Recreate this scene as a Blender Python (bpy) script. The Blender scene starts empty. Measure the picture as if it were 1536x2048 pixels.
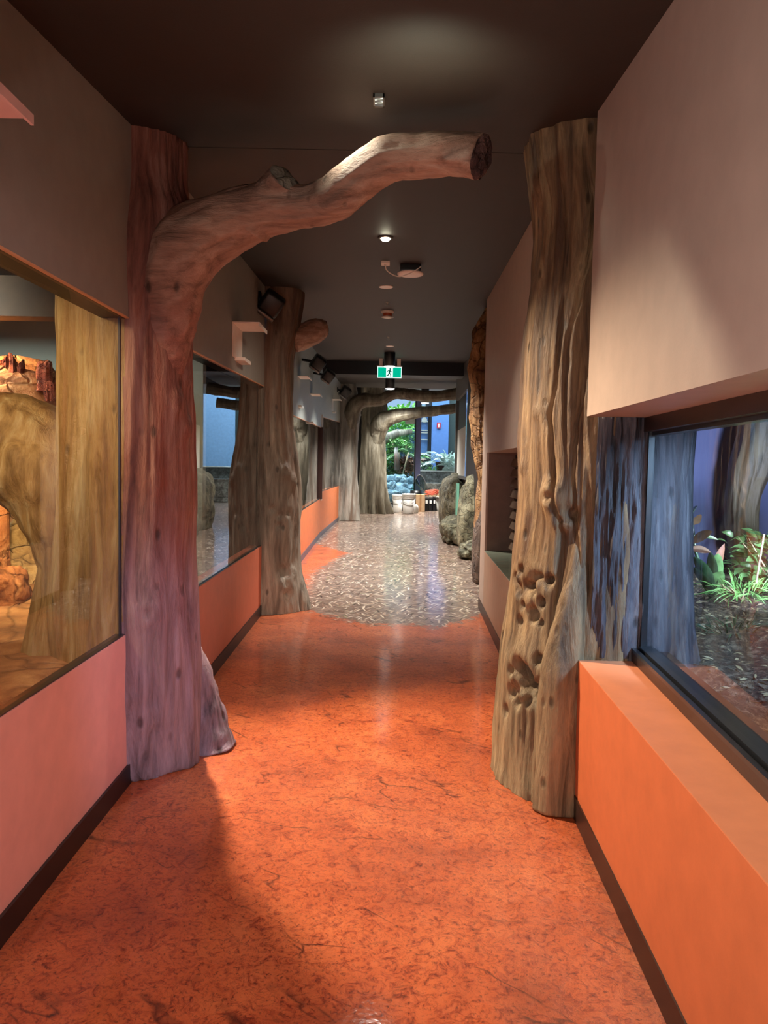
import bpy, bmesh, math, random
from mathutils import Vector, Matrix, noise
random.seed(7)
C = bpy.context.scene.collection
PI = math.pi

# ------------------------------------------------------------------ camera maths (used to survey the place from the photograph)
FPX, IW, IH, EYE = 1540.0, 1536.0, 2048.0, 1.5
PITCH, ROLL = math.radians(-3.5), math.radians(1.1)
_cp, _sp, _c, _s = math.cos(PITCH), math.sin(PITCH), math.cos(ROLL), math.sin(ROLL)
FW = Vector((0, _cp, _sp)); _u = Vector((0, -_sp, _cp)); _r = Vector((1, 0, 0))
RT = _c*_r + _s*_u; UP = -_s*_r + _c*_u
def ray(x, y): return FW + RT*((x-IW/2)/FPX) - UP*((y-IH/2)/FPX)
def at(x, y, Y):
    d = ray(x, y); return Vector((0, 0, EYE)) + d*(Y/d.y)
def flo(x, y, z=0.0):
    d = ray(x, y); return Vector((0, 0, EYE)) + d*((z-EYE)/d.z)

# ------------------------------------------------------------------ materials
def S(c):
    def f(v):
        v /= 255.0
        return v/12.92 if v <= .04045 else ((v+.055)/1.055)**2.4
    return (f(c[0]), f(c[1]), f(c[2]), 1)
def newmat(name):
    m = bpy.data.materials.new(name); m.use_nodes = True
    nt = m.node_tree; nt.nodes.clear()
    out = nt.nodes.new('ShaderNodeOutputMaterial')
    return m, nt, out
def N(nt, typ, **kw):
    n = nt.nodes.new(typ)
    for k, v in kw.items():
        if k in n.inputs: n.inputs[k].default_value = v
        else: setattr(n, k, v)
    return n
def L(nt, a, b): nt.links.new(a, b)
def ramp(nt, fac, stops, interp='LINEAR'):
    r = nt.nodes.new('ShaderNodeValToRGB'); r.color_ramp.interpolation = interp
    e = r.color_ramp.elements
    while len(e) > 1: e.remove(e[0])
    e[0].position = stops[0][0]; e[0].color = stops[0][1]
    for p, c in stops[1:]:
        q = e.new(p); q.color = c
    L(nt, fac, r.inputs[0]); return r
def mixc(nt, fac, a, b, blend='MIX'):
    m = nt.nodes.new('ShaderNodeMix'); m.data_type = 'RGBA'; m.blend_type = blend
    if isinstance(fac, (int, float)): m.inputs[0].default_value = fac
    else: L(nt, fac, m.inputs[0])
    for s, v in ((6, a), (7, b)):
        if isinstance(v, tuple): m.inputs[s].default_value = v
        else: L(nt, v, m.inputs[s])
    return m.outputs[2]
def mapping(nt, scale=(1, 1, 1), rot=(0, 0, 0), src='Object', off=(0, 0, 0)):
    tc = nt.nodes.new('ShaderNodeTexCoord'); mp = nt.nodes.new('ShaderNodeMapping')
    mp.inputs['Scale'].default_value = scale; mp.inputs['Rotation'].default_value = rot; mp.inputs['Location'].default_value = off
    if any(rot):
        m0 = nt.nodes.new('ShaderNodeMapping'); m0.inputs['Rotation'].default_value = rot; mp.inputs['Rotation'].default_value = (0, 0, 0)
        L(nt, tc.outputs[src], m0.inputs[0]); L(nt, m0.outputs[0], mp.inputs[0])
    else: L(nt, tc.outputs[src], mp.inputs[0])
    return mp.outputs[0]
def noise_tex(nt, vec, scale, detail=6, rough=.6, dist=0):
    n = nt.nodes.new('ShaderNodeTexNoise')
    n.inputs['Scale'].default_value = scale; n.inputs['Detail'].default_value = detail
    n.inputs['Roughness'].default_value = rough; n.inputs['Distortion'].default_value = dist
    L(nt, vec, n.inputs['Vector']); return n.outputs['Fac']
def bump(nt, h, strength=.3, dist=.02, normal=None):
    b = nt.nodes.new('ShaderNodeBump'); b.inputs['Strength'].default_value = strength; b.inputs['Distance'].default_value = dist
    L(nt, h, b.inputs['Height'])
    if normal: L(nt, normal, b.inputs['Normal'])
    return b.outputs[0]
def paint(name, col, rough=.6, var=.06, metallic=0, spec=.5, bumpy=.05, scale=9, emit=None, estr=0):
    m, nt, out = newmat(name)
    p = N(nt, 'ShaderNodeBsdfPrincipled'); c = S(col)
    n = noise_tex(nt, mapping(nt), scale, 5)
    lo = tuple(max(0, v*(1-var*2)) for v in c[:3])+(1,); hi = tuple(min(1, v*(1+var*2)) for v in c[:3])+(1,)
    r = ramp(nt, n, [(.3, lo), (.7, hi)])
    L(nt, r.outputs[0], p.inputs['Base Color'])
    p.inputs['Roughness'].default_value = rough; p.inputs['Metallic'].default_value = metallic
    p.inputs['Specular IOR Level'].default_value = spec
    if bumpy:
        n2 = noise_tex(nt, mapping(nt), 180, 3)
        L(nt, bump(nt, n2, bumpy, .004), p.inputs['Normal'])
    if emit:
        p.inputs['Emission Color'].default_value = S(emit); p.inputs['Emission Strength'].default_value = estr
    L(nt, p.outputs[0], out.inputs[0]); return m
def emis(name, col, strength):
    m, nt, out = newmat(name)
    e = N(nt, 'ShaderNodeEmission'); e.inputs[0].default_value = S(col); e.inputs[1].default_value = strength
    L(nt, e.outputs[0], out.inputs[0]); return m
def glassmat(name, ior=1.7, tint=(1, 1, 1, 1), extra=0.0):
    m, nt, out = newmat(name)
    t = N(nt, 'ShaderNodeBsdfTransparent'); t.inputs[0].default_value = tint
    g = N(nt, 'ShaderNodeBsdfGlossy'); g.inputs['Roughness'].default_value = .005
    ge = N(nt, 'ShaderNodeNewGeometry'); dt = N(nt, 'ShaderNodeVectorMath', operation='DOT_PRODUCT')
    L(nt, ge.outputs['Normal'], dt.inputs[0]); L(nt, ge.outputs['Incoming'], dt.inputs[1])
    ab = N(nt, 'ShaderNodeMath', operation='ABSOLUTE'); L(nt, dt.outputs['Value'], ab.inputs[0])
    om = N(nt, 'ShaderNodeMath', operation='SUBTRACT'); om.inputs[0].default_value = 1; L(nt, ab.outputs[0], om.inputs[1])
    pw_ = N(nt, 'ShaderNodeMath', operation='POWER'); pw_.inputs[1].default_value = 5; L(nt, om.outputs[0], pw_.inputs[0])
    f0 = 2*((ior-1)/(ior+1))**2+extra
    a = N(nt, 'ShaderNodeMath', operation='MULTIPLY_ADD'); a.inputs[1].default_value = 1-f0; a.inputs[2].default_value = f0; a.use_clamp = True
    L(nt, pw_.outputs[0], a.inputs[0])
    x = N(nt, 'ShaderNodeMixShader'); L(nt, a.outputs[0], x.inputs[0]); L(nt, t.outputs[0], x.inputs[1]); L(nt, g.outputs[0], x.inputs[2])
    L(nt, x.outputs[0], out.inputs[0]); return m
def bark(name, dark, mid, light, low=None, lowz=(.2, 1.4), rough=.55, sc=1.0, streak=None, high=None, highz=(2.4, 3.0), horiz=False):
    """sculpted, painted concrete bark: vertical streaks, dark pits, pale worn ridges"""
    m, nt, out = newmat(name)
    p = N(nt, 'ShaderNodeBsdfPrincipled')
    st = (1, 1, .13) if not horiz else (.2, 1, 1)
    v1 = mapping(nt, tuple(a*sc for a in st)); v2 = mapping(nt, (sc, sc, sc*.5))
    n1 = noise_tex(nt, v1, 13, 9, .66, .5); n2 = noise_tex(nt, v2, 2.2, 4, .6, .4); n3 = noise_tex(nt, v1, 60, 5, .7)
    r1 = ramp(nt, n1, [(.32, S(dark)), (.5, S(mid)), (.68, S(light))])
    sk = streak or tuple(v*.6 for v in mid)
    n4 = noise_tex(nt, mapping(nt, tuple(a*sc for a in ((1, 1, .08) if not horiz else (.1, 1, 1))), off=(3, 1, 2)), 6, 4, .5, .2)
    r2 = ramp(nt, n4, [(.52, (0, 0, 0, 1)), (.62, (1, 1, 1, 1))])
    c = mixc(nt, r2.outputs[0], r1.outputs[0], S(sk))
    c = mixc(nt, .55, c, ramp(nt, n2, [(.3, (.35, .33, .33, 1)), (.7, (1.0, .98, .95, 1))]).outputs[0], 'MULTIPLY')
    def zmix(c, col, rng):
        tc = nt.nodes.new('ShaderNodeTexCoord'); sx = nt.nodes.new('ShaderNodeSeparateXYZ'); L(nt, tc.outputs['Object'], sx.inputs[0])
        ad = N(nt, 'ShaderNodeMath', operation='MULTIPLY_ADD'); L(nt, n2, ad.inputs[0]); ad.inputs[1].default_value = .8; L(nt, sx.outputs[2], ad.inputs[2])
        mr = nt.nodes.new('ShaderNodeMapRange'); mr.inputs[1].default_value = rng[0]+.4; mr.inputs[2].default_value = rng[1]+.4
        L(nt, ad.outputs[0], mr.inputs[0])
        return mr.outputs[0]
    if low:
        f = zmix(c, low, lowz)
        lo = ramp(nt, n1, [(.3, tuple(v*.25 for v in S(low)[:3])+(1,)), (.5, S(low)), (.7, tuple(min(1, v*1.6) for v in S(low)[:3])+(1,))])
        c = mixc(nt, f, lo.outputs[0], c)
    if high:
        f = zmix(c, high, highz)
        hi = ramp(nt, n1, [(.3, tuple(v*.3 for v in S(high)[:3])+(1,)), (.5, S(high)), (.7, tuple(min(1, v*1.4) for v in S(high)[:3])+(1,))])
        c = mixc(nt, f, c, hi.outputs[0])
    # dark pin holes
    vo = nt.nodes.new('ShaderNodeTexVoronoi'); vo.inputs['Scale'].default_value = 9*sc; vo.inputs['Randomness'].default_value = 1
    L(nt, mapping(nt, (1, 1, .5)), vo.inputs['Vector'])
    pit = ramp(nt, vo.outputs['Distance'], [(.07, (0, 0, 0, 1)), (.16, (1, 1, 1, 1))])
    c = mixc(nt, .6, c, pit.outputs[0], 'MULTIPLY')
    L(nt, c, p.inputs['Base Color'])
    p.inputs['Roughness'].default_value = rough
    hs = N(nt, 'ShaderNodeMath', operation='MULTIPLY_ADD'); L(nt, n3, hs.inputs[0]); hs.inputs[1].default_value = .35; L(nt, n1, hs.inputs[2])
    hs2 = N(nt, 'ShaderNodeMath', operation='MULTIPLY_ADD'); L(nt, pit.outputs[0], hs2.inputs[0]); hs2.inputs[1].default_value = .25; L(nt, hs.outputs[0], hs2.inputs[2])
    L(nt, bump(nt, hs2.outputs[0], .75, .03), p.inputs['Normal'])
    L(nt, p.outputs[0], out.inputs[0]); return m
def stone(name, dark, mid, light, sc=1.0, rough=.75, bs=.8):
    m, nt, out = newmat(name)
    p = N(nt, 'ShaderNodeBsdfPrincipled')
    v = mapping(nt, (sc, sc, sc)); n1 = noise_tex(nt, v, 4, 9, .65, .6); n2 = noise_tex(nt, v, 28, 6, .7)
    mu = nt.nodes.new('ShaderNodeTexVoronoi'); mu.feature = 'DISTANCE_TO_EDGE'; mu.inputs['Scale'].default_value = 3.2
    vv = mapping(nt, (sc, sc, sc*1.4)); mixv = nt.nodes.new('ShaderNodeVectorMath'); mixv.operation = 'MULTIPLY_ADD'
    nn = nt.nodes.new('ShaderNodeTexNoise'); nn.inputs['Scale'].default_value = 3; L(nt, vv, nn.inputs[0])
    L(nt, nn.outputs['Color'], mixv.inputs[0]); mixv.inputs[1].default_value = (.5, .5, .5); L(nt, vv, mixv.inputs[2]); L(nt, mixv.outputs[0], mu.inputs['Vector'])
    cr = ramp(nt, mu.outputs['Distance'], [(.0, (.25, .25, .25, 1)), (.05, (1, 1, 1, 1))])
    r = ramp(nt, n1, [(.33, S(dark)), (.5, S(mid)), (.67, S(light))])
    c = mixc(nt, .5, r.outputs[0], cr.outputs[0], 'MULTIPLY')
    L(nt, c, p.inputs['Base Color']); p.inputs['Roughness'].default_value = rough
    h = N(nt, 'ShaderNodeMath', operation='MULTIPLY_ADD'); L(nt, cr.outputs[0], h.inputs[0]); h.inputs[1].default_value = .5; L(nt, n1, h.inputs[2])
    h2 = N(nt, 'ShaderNodeMath', operation='MULTIPLY_ADD'); L(nt, n2, h2.inputs[0]); h2.inputs[1].default_value = .3; L(nt, h.outputs[0], h2.inputs[2])
    L(nt, bump(nt, h2.outputs[0], bs, .05), p.inputs['Normal'])
    L(nt, p.outputs[0], out.inputs[0]); return m

def floor_material():
    m, nt, out = newmat('floor_print')
    p = N(nt, 'ShaderNodeBsdfPrincipled')
    base = mapping(nt)
    # --- red ochre earth print
    vs = mapping(nt, (1, 1.0, 1), (0, 0, .5))
    a1 = noise_tex(nt, base, 2.2, 8, .65, .3); a2 = noise_tex(nt, vs, 22, 10, .78, 1.6); a3 = noise_tex(nt, base, 75, 6, .7, .8)
    oc = ramp(nt, a1, [(.3, S((168, 80, 44))), (.5, S((208, 106, 58))), (.72, S((228, 130, 76)))])
    dk = ramp(nt, a2, [(.26, S((50, 20, 14))), (.36, S((150, 92, 76))), (.45, S((225, 205, 200))), (.52, (1, 1, 1, 1))])
    c1 = mixc(nt, .95, oc.outputs[0], dk.outputs[0], 'MULTIPLY')
    spk = ramp(nt, a3, [(.33, S((84, 46, 40))), (.47, (1, 1, 1, 1)), (.62, (1, 1, 1, 1)), (.75, (1.0, 1, 1, 1))])
    c1 = mixc(nt, .75, c1, spk.outputs[0], 'MULTIPLY')
    # scratch-like cracks
    def cracks(rot, sc, str_, wid, seed):
        mp = mapping(nt, sc, (0, 0, rot), off=(seed, seed*.7, 0))
        nn = nt.nodes.new('ShaderNodeTexNoise'); nn.inputs['Scale'].default_value = 1.3; nn.inputs['Detail'].default_value = 3; L(nt, mp, nn.inputs[0])
        ma = nt.nodes.new('ShaderNodeVectorMath'); ma.operation = 'MULTIPLY_ADD'; L(nt, nn.outputs['Color'], ma.inputs[0]); ma.inputs[1].default_value = (str_, str_, 0); L(nt, mp, ma.inputs[2])
        v = nt.nodes.new('ShaderNodeTexVoronoi'); v.feature = 'DISTANCE_TO_EDGE'; v.inputs['Scale'].default_value = 1; L(nt, ma.outputs[0], v.inputs['Vector'])
        return v.outputs['Distance']
    ck = cracks(.6, (1.6, 4.2, 1), 1.2, 0, 2.3)
    nmask = noise_tex(nt, mapping(nt, off=(5, 5, 0)), 2.5, 3)
    ckr = ramp(nt, ck, [(.0, S((72, 26, 16))), (.022, (1, 1, 1, 1))])
    mk = ramp(nt, nmask, [(.5, (0, 0, 0, 1)), (.6, (.8, .8, .8, 1))])
    c1 = mixc(nt, mk.outputs[0], c1, mixc(nt, 1.0, c1, ckr.outputs[0], 'MULTIPLY'))
    # broad dark scuffs
    sc2 = ramp(nt, noise_tex(nt, mapping(nt, (1, 1.4, 1), (0, 0, .5), off=(9, 2, 0)), 5, 9, .75, 1.2), [(.28, S((82, 32, 22))), (.38, (1, 1, 1, 1))])
    c1 = mixc(nt, .7, c1, sc2.outputs[0], 'MULTIPLY')
    # --- leaf and twig litter print
    tot = None; hsum = None
    cols = [(S((70, 56, 50)), S((150, 126, 112))), (S((92, 72, 62)), S((190, 170, 152))), (S((60, 50, 46)), S((216, 200, 186)))]
    litter = ramp(nt, noise_tex(nt, base, 6, 6), [(.3, S((96, 78, 68))), (.7, S((146, 122, 108)))]).outputs[0]
    for k, (rot, sc) in enumerate([(.3, (5, 34, 1)), (1.1, (4, 24, 1)), (-.75, (5, 34, 1)), (2.2, (5, 34, 1)), (1.65, (3, 20, 1)), (1.35, (3.4, 26, 1)), (-1.2, (3.2, 24, 1)), (1.9, (3, 26, 1)), (.6, (3, 26, 1))]):
        mp = mapping(nt, sc, (0, 0, rot), off=(k*3.1, k*1.7, 0))
        nn = nt.nodes.new('ShaderNodeTexNoise'); nn.inputs['Scale'].default_value = .35; L(nt, mp, nn.inputs[0])
        ma = nt.nodes.new('ShaderNodeVectorMath'); ma.operation = 'MULTIPLY_ADD'; L(nt, nn.outputs['Color'], ma.inputs[0]); ma.inputs[1].default_value = (.8, 2.2, 0); L(nt, mp, ma.inputs[2])
        v = nt.nodes.new('ShaderNodeTexVoronoi'); v.inputs['Scale'].default_value = 1; v.inputs['Randomness'].default_value = 1; L(nt, ma.outputs[0], v.inputs['Vector'])
        fac = ramp(nt, v.outputs['Distance'], [(.2, (1, 1, 1, 1)), (.30, (0, 0, 0, 1))]).outputs[0]
        cc = nt.nodes.new('ShaderNodeSeparateColor'); L(nt, v.outputs['Color'], cc.inputs[0])
        pick = N(nt, 'ShaderNodeMath', operation='GREATER_THAN'); pick.inputs[1].default_value = .3; L(nt, cc.outputs[0], pick.inputs[0])
        mul = N(nt, 'ShaderNodeMath', operation='MULTIPLY'); L(nt, pick.outputs[0], mul.inputs[0]); L(nt, fac, mul.inputs[1])
        leaf = ramp(nt, cc.outputs[1], [(0, S((50, 38, 34))), (.2, S((96, 68, 56))), (.4, S((140, 108, 88))), (.6, S((190, 164, 140))), (.78, S((232, 218, 198))), (.9, S((150, 110, 86))), (.93, S((244, 234, 220))), (1, S((128, 126, 84)))])
        litter = mixc(nt, mul.outputs[0], litter, leaf.outputs[0])
    # --- zone mask from the painted vertex attribute + noise
    at_ = nt.nodes.new('ShaderNodeAttribute'); at_.attribute_name = 'zone'
    nz = noise_tex(nt, base, 9, 6, .7)
    ad = N(nt, 'ShaderNodeMath', operation='MULTIPLY_ADD'); L(nt, nz, ad.inputs[0]); ad.inputs[1].default_value = .9
    L(nt, at_.outputs['Fac'], ad.inputs[2])
    zr = ramp(nt, ad.outputs[0], [(.90, (0, 0, 0, 1)), (1.0, (1, 1, 1, 1))])
    col = mixc(nt, zr.outputs[0], c1, litter)
    L(nt, col, p.inputs['Base Color'])
    p.inputs['Roughness'].default_value = .34
    p.inputs['Specular IOR Level'].default_value = .4
    p.inputs['Coat Weight'].default_value = .7; p.inputs['Coat Roughness'].default_value = .09; p.inputs['Coat IOR'].default_value = 1.45
    nb = noise_tex(nt, base, 55, 3, .5)
    L(nt, bump(nt, nb, .07, .006), p.inputs['Coat Normal'])
    hh_ = N(nt, 'ShaderNodeMath', operation='MULTIPLY_ADD'); L(nt, a3, hh_.inputs[0]); hh_.inputs[1].default_value = .6; L(nt, a2, hh_.inputs[2])
    L(nt, bump(nt, hh_.outputs[0], .45, .02), p.inputs['Normal'])
    L(nt, p.outputs[0], out.inputs[0]); return m

M = {}
M['floor'] = floor_material()
M['ceil'] = paint('ceiling_dark_brown', (43, 35, 30), .62, .04, bumpy=.12)
M['ceil2'] = paint('ceiling_charcoal', (66, 62, 58), .6, .04, bumpy=.1)
M['ceil3'] = paint('ceiling_grey', (150, 156, 160), .7, .04)
M['black'] = paint('black_paint', (16, 14, 16), .5, .04)
M['bulk_l'] = paint('wall_taupe', (150, 146, 138), .5, .03, bumpy=.08)
M['bulk_r'] = paint('wall_tan', (190, 168, 152), .42, .03, bumpy=.08)
M['bulk_far'] = paint('wall_pale_grey', (176, 180, 172), .5, .03)
M['orange_l'] = paint('wall_salmon', (230, 168, 158), .5, .03, bumpy=.05)
M['orange_m'] = paint('wall_rust', (204, 112, 84), .5, .03)
M['orange_f'] = paint('wall_orange', (206, 112, 60), .5, .05)
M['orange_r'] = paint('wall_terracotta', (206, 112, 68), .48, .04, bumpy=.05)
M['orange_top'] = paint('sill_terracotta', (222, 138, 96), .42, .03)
M['tan_low'] = paint('wall_beige', (182, 150, 124), .5, .03)
M['grey_sill'] = paint('sill_grey_green', (128, 134, 116), .22, .04)
M['skirt'] = paint('skirting_black', (26, 20, 24), .4, .08)
M['skirt_r'] = paint('skirting_brown', (44, 26, 20), .4, .08)
M['skirt_f'] = paint('skirting_grey', (84, 76, 84), .4, .05)
M['trim'] = paint('trim_peach', (224, 168, 128), .5, .04)
M['frame'] = paint('frame_dark', (30, 32, 36), .28, .06, spec=.7)
M['frame_r'] = paint('frame_brown_black', (44, 28, 22), .35, .1, spec=.6)
M['bark1'] = bark('bark_lit_red_violet', (104, 62, 54), (164, 106, 90), (196, 146, 130), low=(148, 136, 150), lowz=(.1, 1.4), streak=(150, 74, 58))  # red bounce and cool light low on the trunk put into its colour
M['bark1b'] = bark('bark_salmon_limb', (132, 100, 84), (190, 152, 130), (216, 186, 164), sc=1.1, streak=(172, 130, 108), horiz=True, low=(158, 98, 84), lowz=(1.85, 2.55))
M['bark1c'] = bark('bark_lamplit_inside', (118, 84, 40), (176, 138, 84), (206, 180, 132), streak=(150, 106, 58))  # yellow lamplight of the exhibit half put into the bark colour
M['bark2'] = bark('bark_brown_grey', (74, 60, 50), (120, 102, 86), (156, 138, 120), low=(160, 152, 140), lowz=(0, 1.6), sc=.9, streak=(110, 78, 58))
M['barkR'] = bark('bark_tan_furrowed', (70, 46, 28), (136, 106, 72), (186, 156, 112), sc=1.1, streak=(94, 66, 44), low=(158, 142, 112), lowz=(.0, 1.2))
M['barkB'] = bark('bark_blue_lit', (34, 32, 36), (84, 80, 88), (128, 122, 124), sc=1.0, streak=(60, 50, 54))  # bluish tint of the display light put into the bark colour
M['barkG'] = bark('bark_pale_grey', (100, 98, 92), (168, 164, 152), (206, 200, 188), sc=.5, streak=(120, 92, 72))
M['barkG2'] = bark('bark_olive_grey', (70, 66, 54), (122, 114, 96), (170, 164, 144), sc=.4, streak=(96, 84, 66))
M['cut'] = stone('cut_wood_end', (50, 34, 34), (92, 66, 64), (130, 100, 92), 4)
M['cutp'] = stone('cut_pale_end', (120, 116, 104), (150, 146, 132), (176, 172, 156), 3)
M['rock_o'] = stone('rock_orange', (96, 50, 24), (164, 98, 52), (206, 148, 92), 1.0)
M['rock_w'] = stone('rock_ochre_wall', (84, 54, 30), (150, 108, 66), (190, 150, 100), 1.2)
M['rock_g'] = stone('rock_olive_grey', (44, 42, 30), (98, 94, 72), (146, 140, 112), 1.2)
M['rock_b'] = stone('rock_brown', (50, 40, 34), (94, 76, 64), (126, 106, 90), 1.2)
M['rock_red'] = stone('rock_red', (84, 30, 18), (150, 62, 36), (190, 96, 60), 5)
M['rock_s'] = stone('rock_sandstone', (130, 96, 54), (196, 158, 104), (228, 198, 148), 1.4)
M['sand'] = stone('sand_brown', (96, 62, 34), (150, 100, 60), (180, 132, 84), .7, bs=.5)
M['exwall'] = paint('exhibit_wall_grey_green', (132, 138, 128), .7, .05, scale=2)
M['exdark'] = paint('exhibit_dark', (34, 30, 26), .8, .05)
M['exbrown'] = paint('exhibit_beam_brown', (86, 60, 30), .6, .1)
M['exblue'] = paint('exhibit_wall_blue', (112, 122, 164), .7, .05, scale=2)
M['mulch'] = stone('mulch_dark', (30, 24, 20), (74, 62, 50), (150, 136, 116), 6)
M['leaf'] = paint('leaf_green', (74, 112, 62), .35, .3, scale=12)
M['leaf_d'] = paint('leaf_deep_green', (48, 78, 50), .32, .3, scale=12)
M['leaf_b'] = paint('leaf_brown', (118, 84, 62), .5, .2, scale=12)
M['leaf_l'] = paint('leaf_light_green', (120, 176, 92), .4, .25, scale=12)
M['leaf_w'] = paint('leaf_pale', (196, 214, 204), .4, .1, scale=12)
M['stem'] = paint('stem_tan', (150, 134, 100), .6, .15)
M['pink'] = paint('bracket_pink', (244, 196, 186), .4, .03)
M['white'] = paint('white_plastic', (226, 222, 214), .4, .03)
M['cream'] = paint('cream_plastic', (250, 236, 226), .4, .03)
M['tin'] = paint('grey_metal', (110, 108, 106), .35, .05, metallic=.6)
M['blackp'] = paint('black_plastic', (14, 14, 16), .4, .05)
M['orangep'] = paint('orange_plastic', (200, 90, 40), .4, .05)
M['glass'] = glassmat('window_glass', 1.55)
M['glass2'] = glassmat('dark_window_glass', 1.9)
M['glass_f'] = glassmat('far_glass', 1.35, (.93, .97, 1, 1))
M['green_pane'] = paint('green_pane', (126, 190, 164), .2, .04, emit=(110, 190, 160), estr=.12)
M['lampglow'] = emis('lamp_warm', (255, 244, 214), 14)
M['lampglow2'] = emis('lamp_white', (255, 250, 240), 9)
M['exit_g'] = emis('exit_green', (0, 190, 150), 1.0)
M['exit_w'] = emis('exit_white', (225, 255, 245), 1.3)
M['exit_d'] = emis('exit_figure', (0, 96, 76), .6)
M['bluewall'] = paint('blue_building', (84, 120, 178), .6, .04)
M['post'] = paint('post_violet_grey', (104, 104, 142), .5, .05)
M['corr'] = paint('blue_fence', (70, 100, 132), .5, .06)
M['red'] = paint('red_sign', (190, 36, 44), .4, .03)
M['card'] = paint('cardboard', (178, 146, 110), .8, .06)
M['yellow'] = paint('yellow_tape', (232, 220, 60), .5, .06)
M['net'] = glassmat('net_grey', 1.1, (.42, .48, .47, 1))
M['netgreen'] = glassmat('net_green', 1.1, (.6, .74, .68, 1))
M['panelw'] = paint('white_panel', (206, 206, 196), .5, .03)
M['soil'] = stone('garden_soil', (50, 50, 44), (96, 96, 84), (140, 140, 124), 2)
M['wstone'] = stone('garden_stone', (90, 90, 84), (140, 142, 136), (184, 190, 186), 1.5)
M['pondstone'] = stone('pond_stone', (44, 70, 84), (92, 126, 140), (160, 190, 196), 1.2)
M['rope'] = paint('orange_rope', (206, 92, 66), .6, .1)

# ------------------------------------------------------------------ object helpers
def tagp(o, label=None, cat=None, group=None, kind=None):
    if label: o['label'] = label
    if cat: o['category'] = cat
    if group: o['group'] = group
    if kind: o['kind'] = kind
    return o
def wloc(o):
    v = Vector((0, 0, 0))
    while o: v += o.location; o = o.parent
    return v
def mk(name, bm, mat, parent=None, smooth=False, origin=None):
    """bm holds world coordinates"""
    if origin is None:
        if parent: origin = wloc(parent)
        else:
            xs = [v.co.x for v in bm.verts]; ys = [v.co.y for v in bm.verts]; zs = [v.co.z for v in bm.verts]
            origin = Vector(((min(xs)+max(xs))/2, (min(ys)+max(ys))/2, min(zs)))
    me = bpy.data.meshes.new(name)
    bmesh.ops.translate(bm, verts=bm.verts, vec=-Vector(origin))
    if smooth:
        for f in bm.faces: f.smooth = True
    bm.to_mesh(me); bm.free()
    if isinstance(mat, (list, tuple)):
        for m_ in mat: me.materials.append(m_)
    else: me.materials.append(mat)
    o = bpy.data.objects.new(name, me); C.objects.link(o)
    if parent:
        o.parent = parent; o.location = Vector(origin)-wloc(parent)
    else: o.location = origin
    return o
def empty(name, loc, label=None, cat=None, group=None, kind=None, parent=None):
    o = bpy.data.objects.new(name, None); C.objects.link(o); o.empty_display_size = .1
    o.location = loc
    return tagp(o, label, cat, group, kind)
def B(): return bmesh.new()
def hexa(bm, p, q):
    """p, q: two lists of four corners (loops) -> closed box"""
    a = [bm.verts.new(v) for v in p]; b = [bm.verts.new(v) for v in q]
    fs = [bm.faces.new(a[::-1]), bm.faces.new(b)]
    for i in range(4): fs.append(bm.faces.new((a[i], a[(i+1) % 4], b[(i+1) % 4], b[i])))
    bmesh.ops.recalc_face_normals(bm, faces=fs); return fs
def box(bm, lo, hi, bev=0):
    x0, y0, z0 = lo; x1, y1, z1 = hi
    t = bm if not bev else bmesh.new()
    hexa(t, [(x0, y0, z0), (x1, y0, z0), (x1, y1, z0), (x0, y1, z0)], [(x0, y0, z1), (x1, y0, z1), (x1, y1, z1), (x0, y1, z1)])
    if bev:
        bmesh.ops.bevel(t, geom=t.edges[:], offset=bev, segments=2, affect='EDGES', profile=.6)
        me = bpy.data.meshes.new('t'); t.to_mesh(me); t.free(); bm.from_mesh(me); bpy.data.meshes.remove(me)
    return bm
def obox(bm, c, size, rot=(0, 0, 0), bev=0):
    t = bmesh.new(); s = Vector(size)/2
    box(t, -s, s, bev)
    from mathutils import Euler
    mt = Matrix.Translation(c) @ Euler(rot).to_matrix().to_4x4()
    bmesh.ops.transform(t, matrix=mt, verts=t.verts)
    me = bpy.data.meshes.new('t'); t.to_mesh(me); t.free(); bm.from_mesh(me); bpy.data.meshes.remove(me)
    return bm
def slab(bm, x0, y0, x1, y1, z0a, z1a, z0b, z1b, th):
    """vertical wall panel running (x0,y0)->(x1,y1); th = thickness along +x (or -x if negative)"""
    hexa(bm, [(x0, y0, z0a), (x0+th, y0, z0a), (x0+th, y0, z1a), (x0, y0, z1a)],
             [(x1, y1, z0b), (x1+th, y1, z0b), (x1+th, y1, z1b), (x1, y1, z1b)])
def lathe(bm, c, prof, seg=32, axis='Z', cap=True, rot=None):
    rings = []
    for r, z in prof:
        ring = []
        for i in range(seg):
            a = 2*PI*i/seg
            v = Vector((r*math.cos(a), r*math.sin(a), z))
            if rot: v = rot @ v
            ring.append(bm.verts.new(Vector(c)+v))
        rings.append(ring)
    for a, b in zip(rings, rings[1:]):
        for i in range(seg):
            bm.faces.new((a[i], a[(i+1) % seg], b[(i+1) % seg], b[i]))
    if cap:
        bm.faces.new(rings[0][::-1]); bm.faces.new(rings[-1])
    return rings
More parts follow.
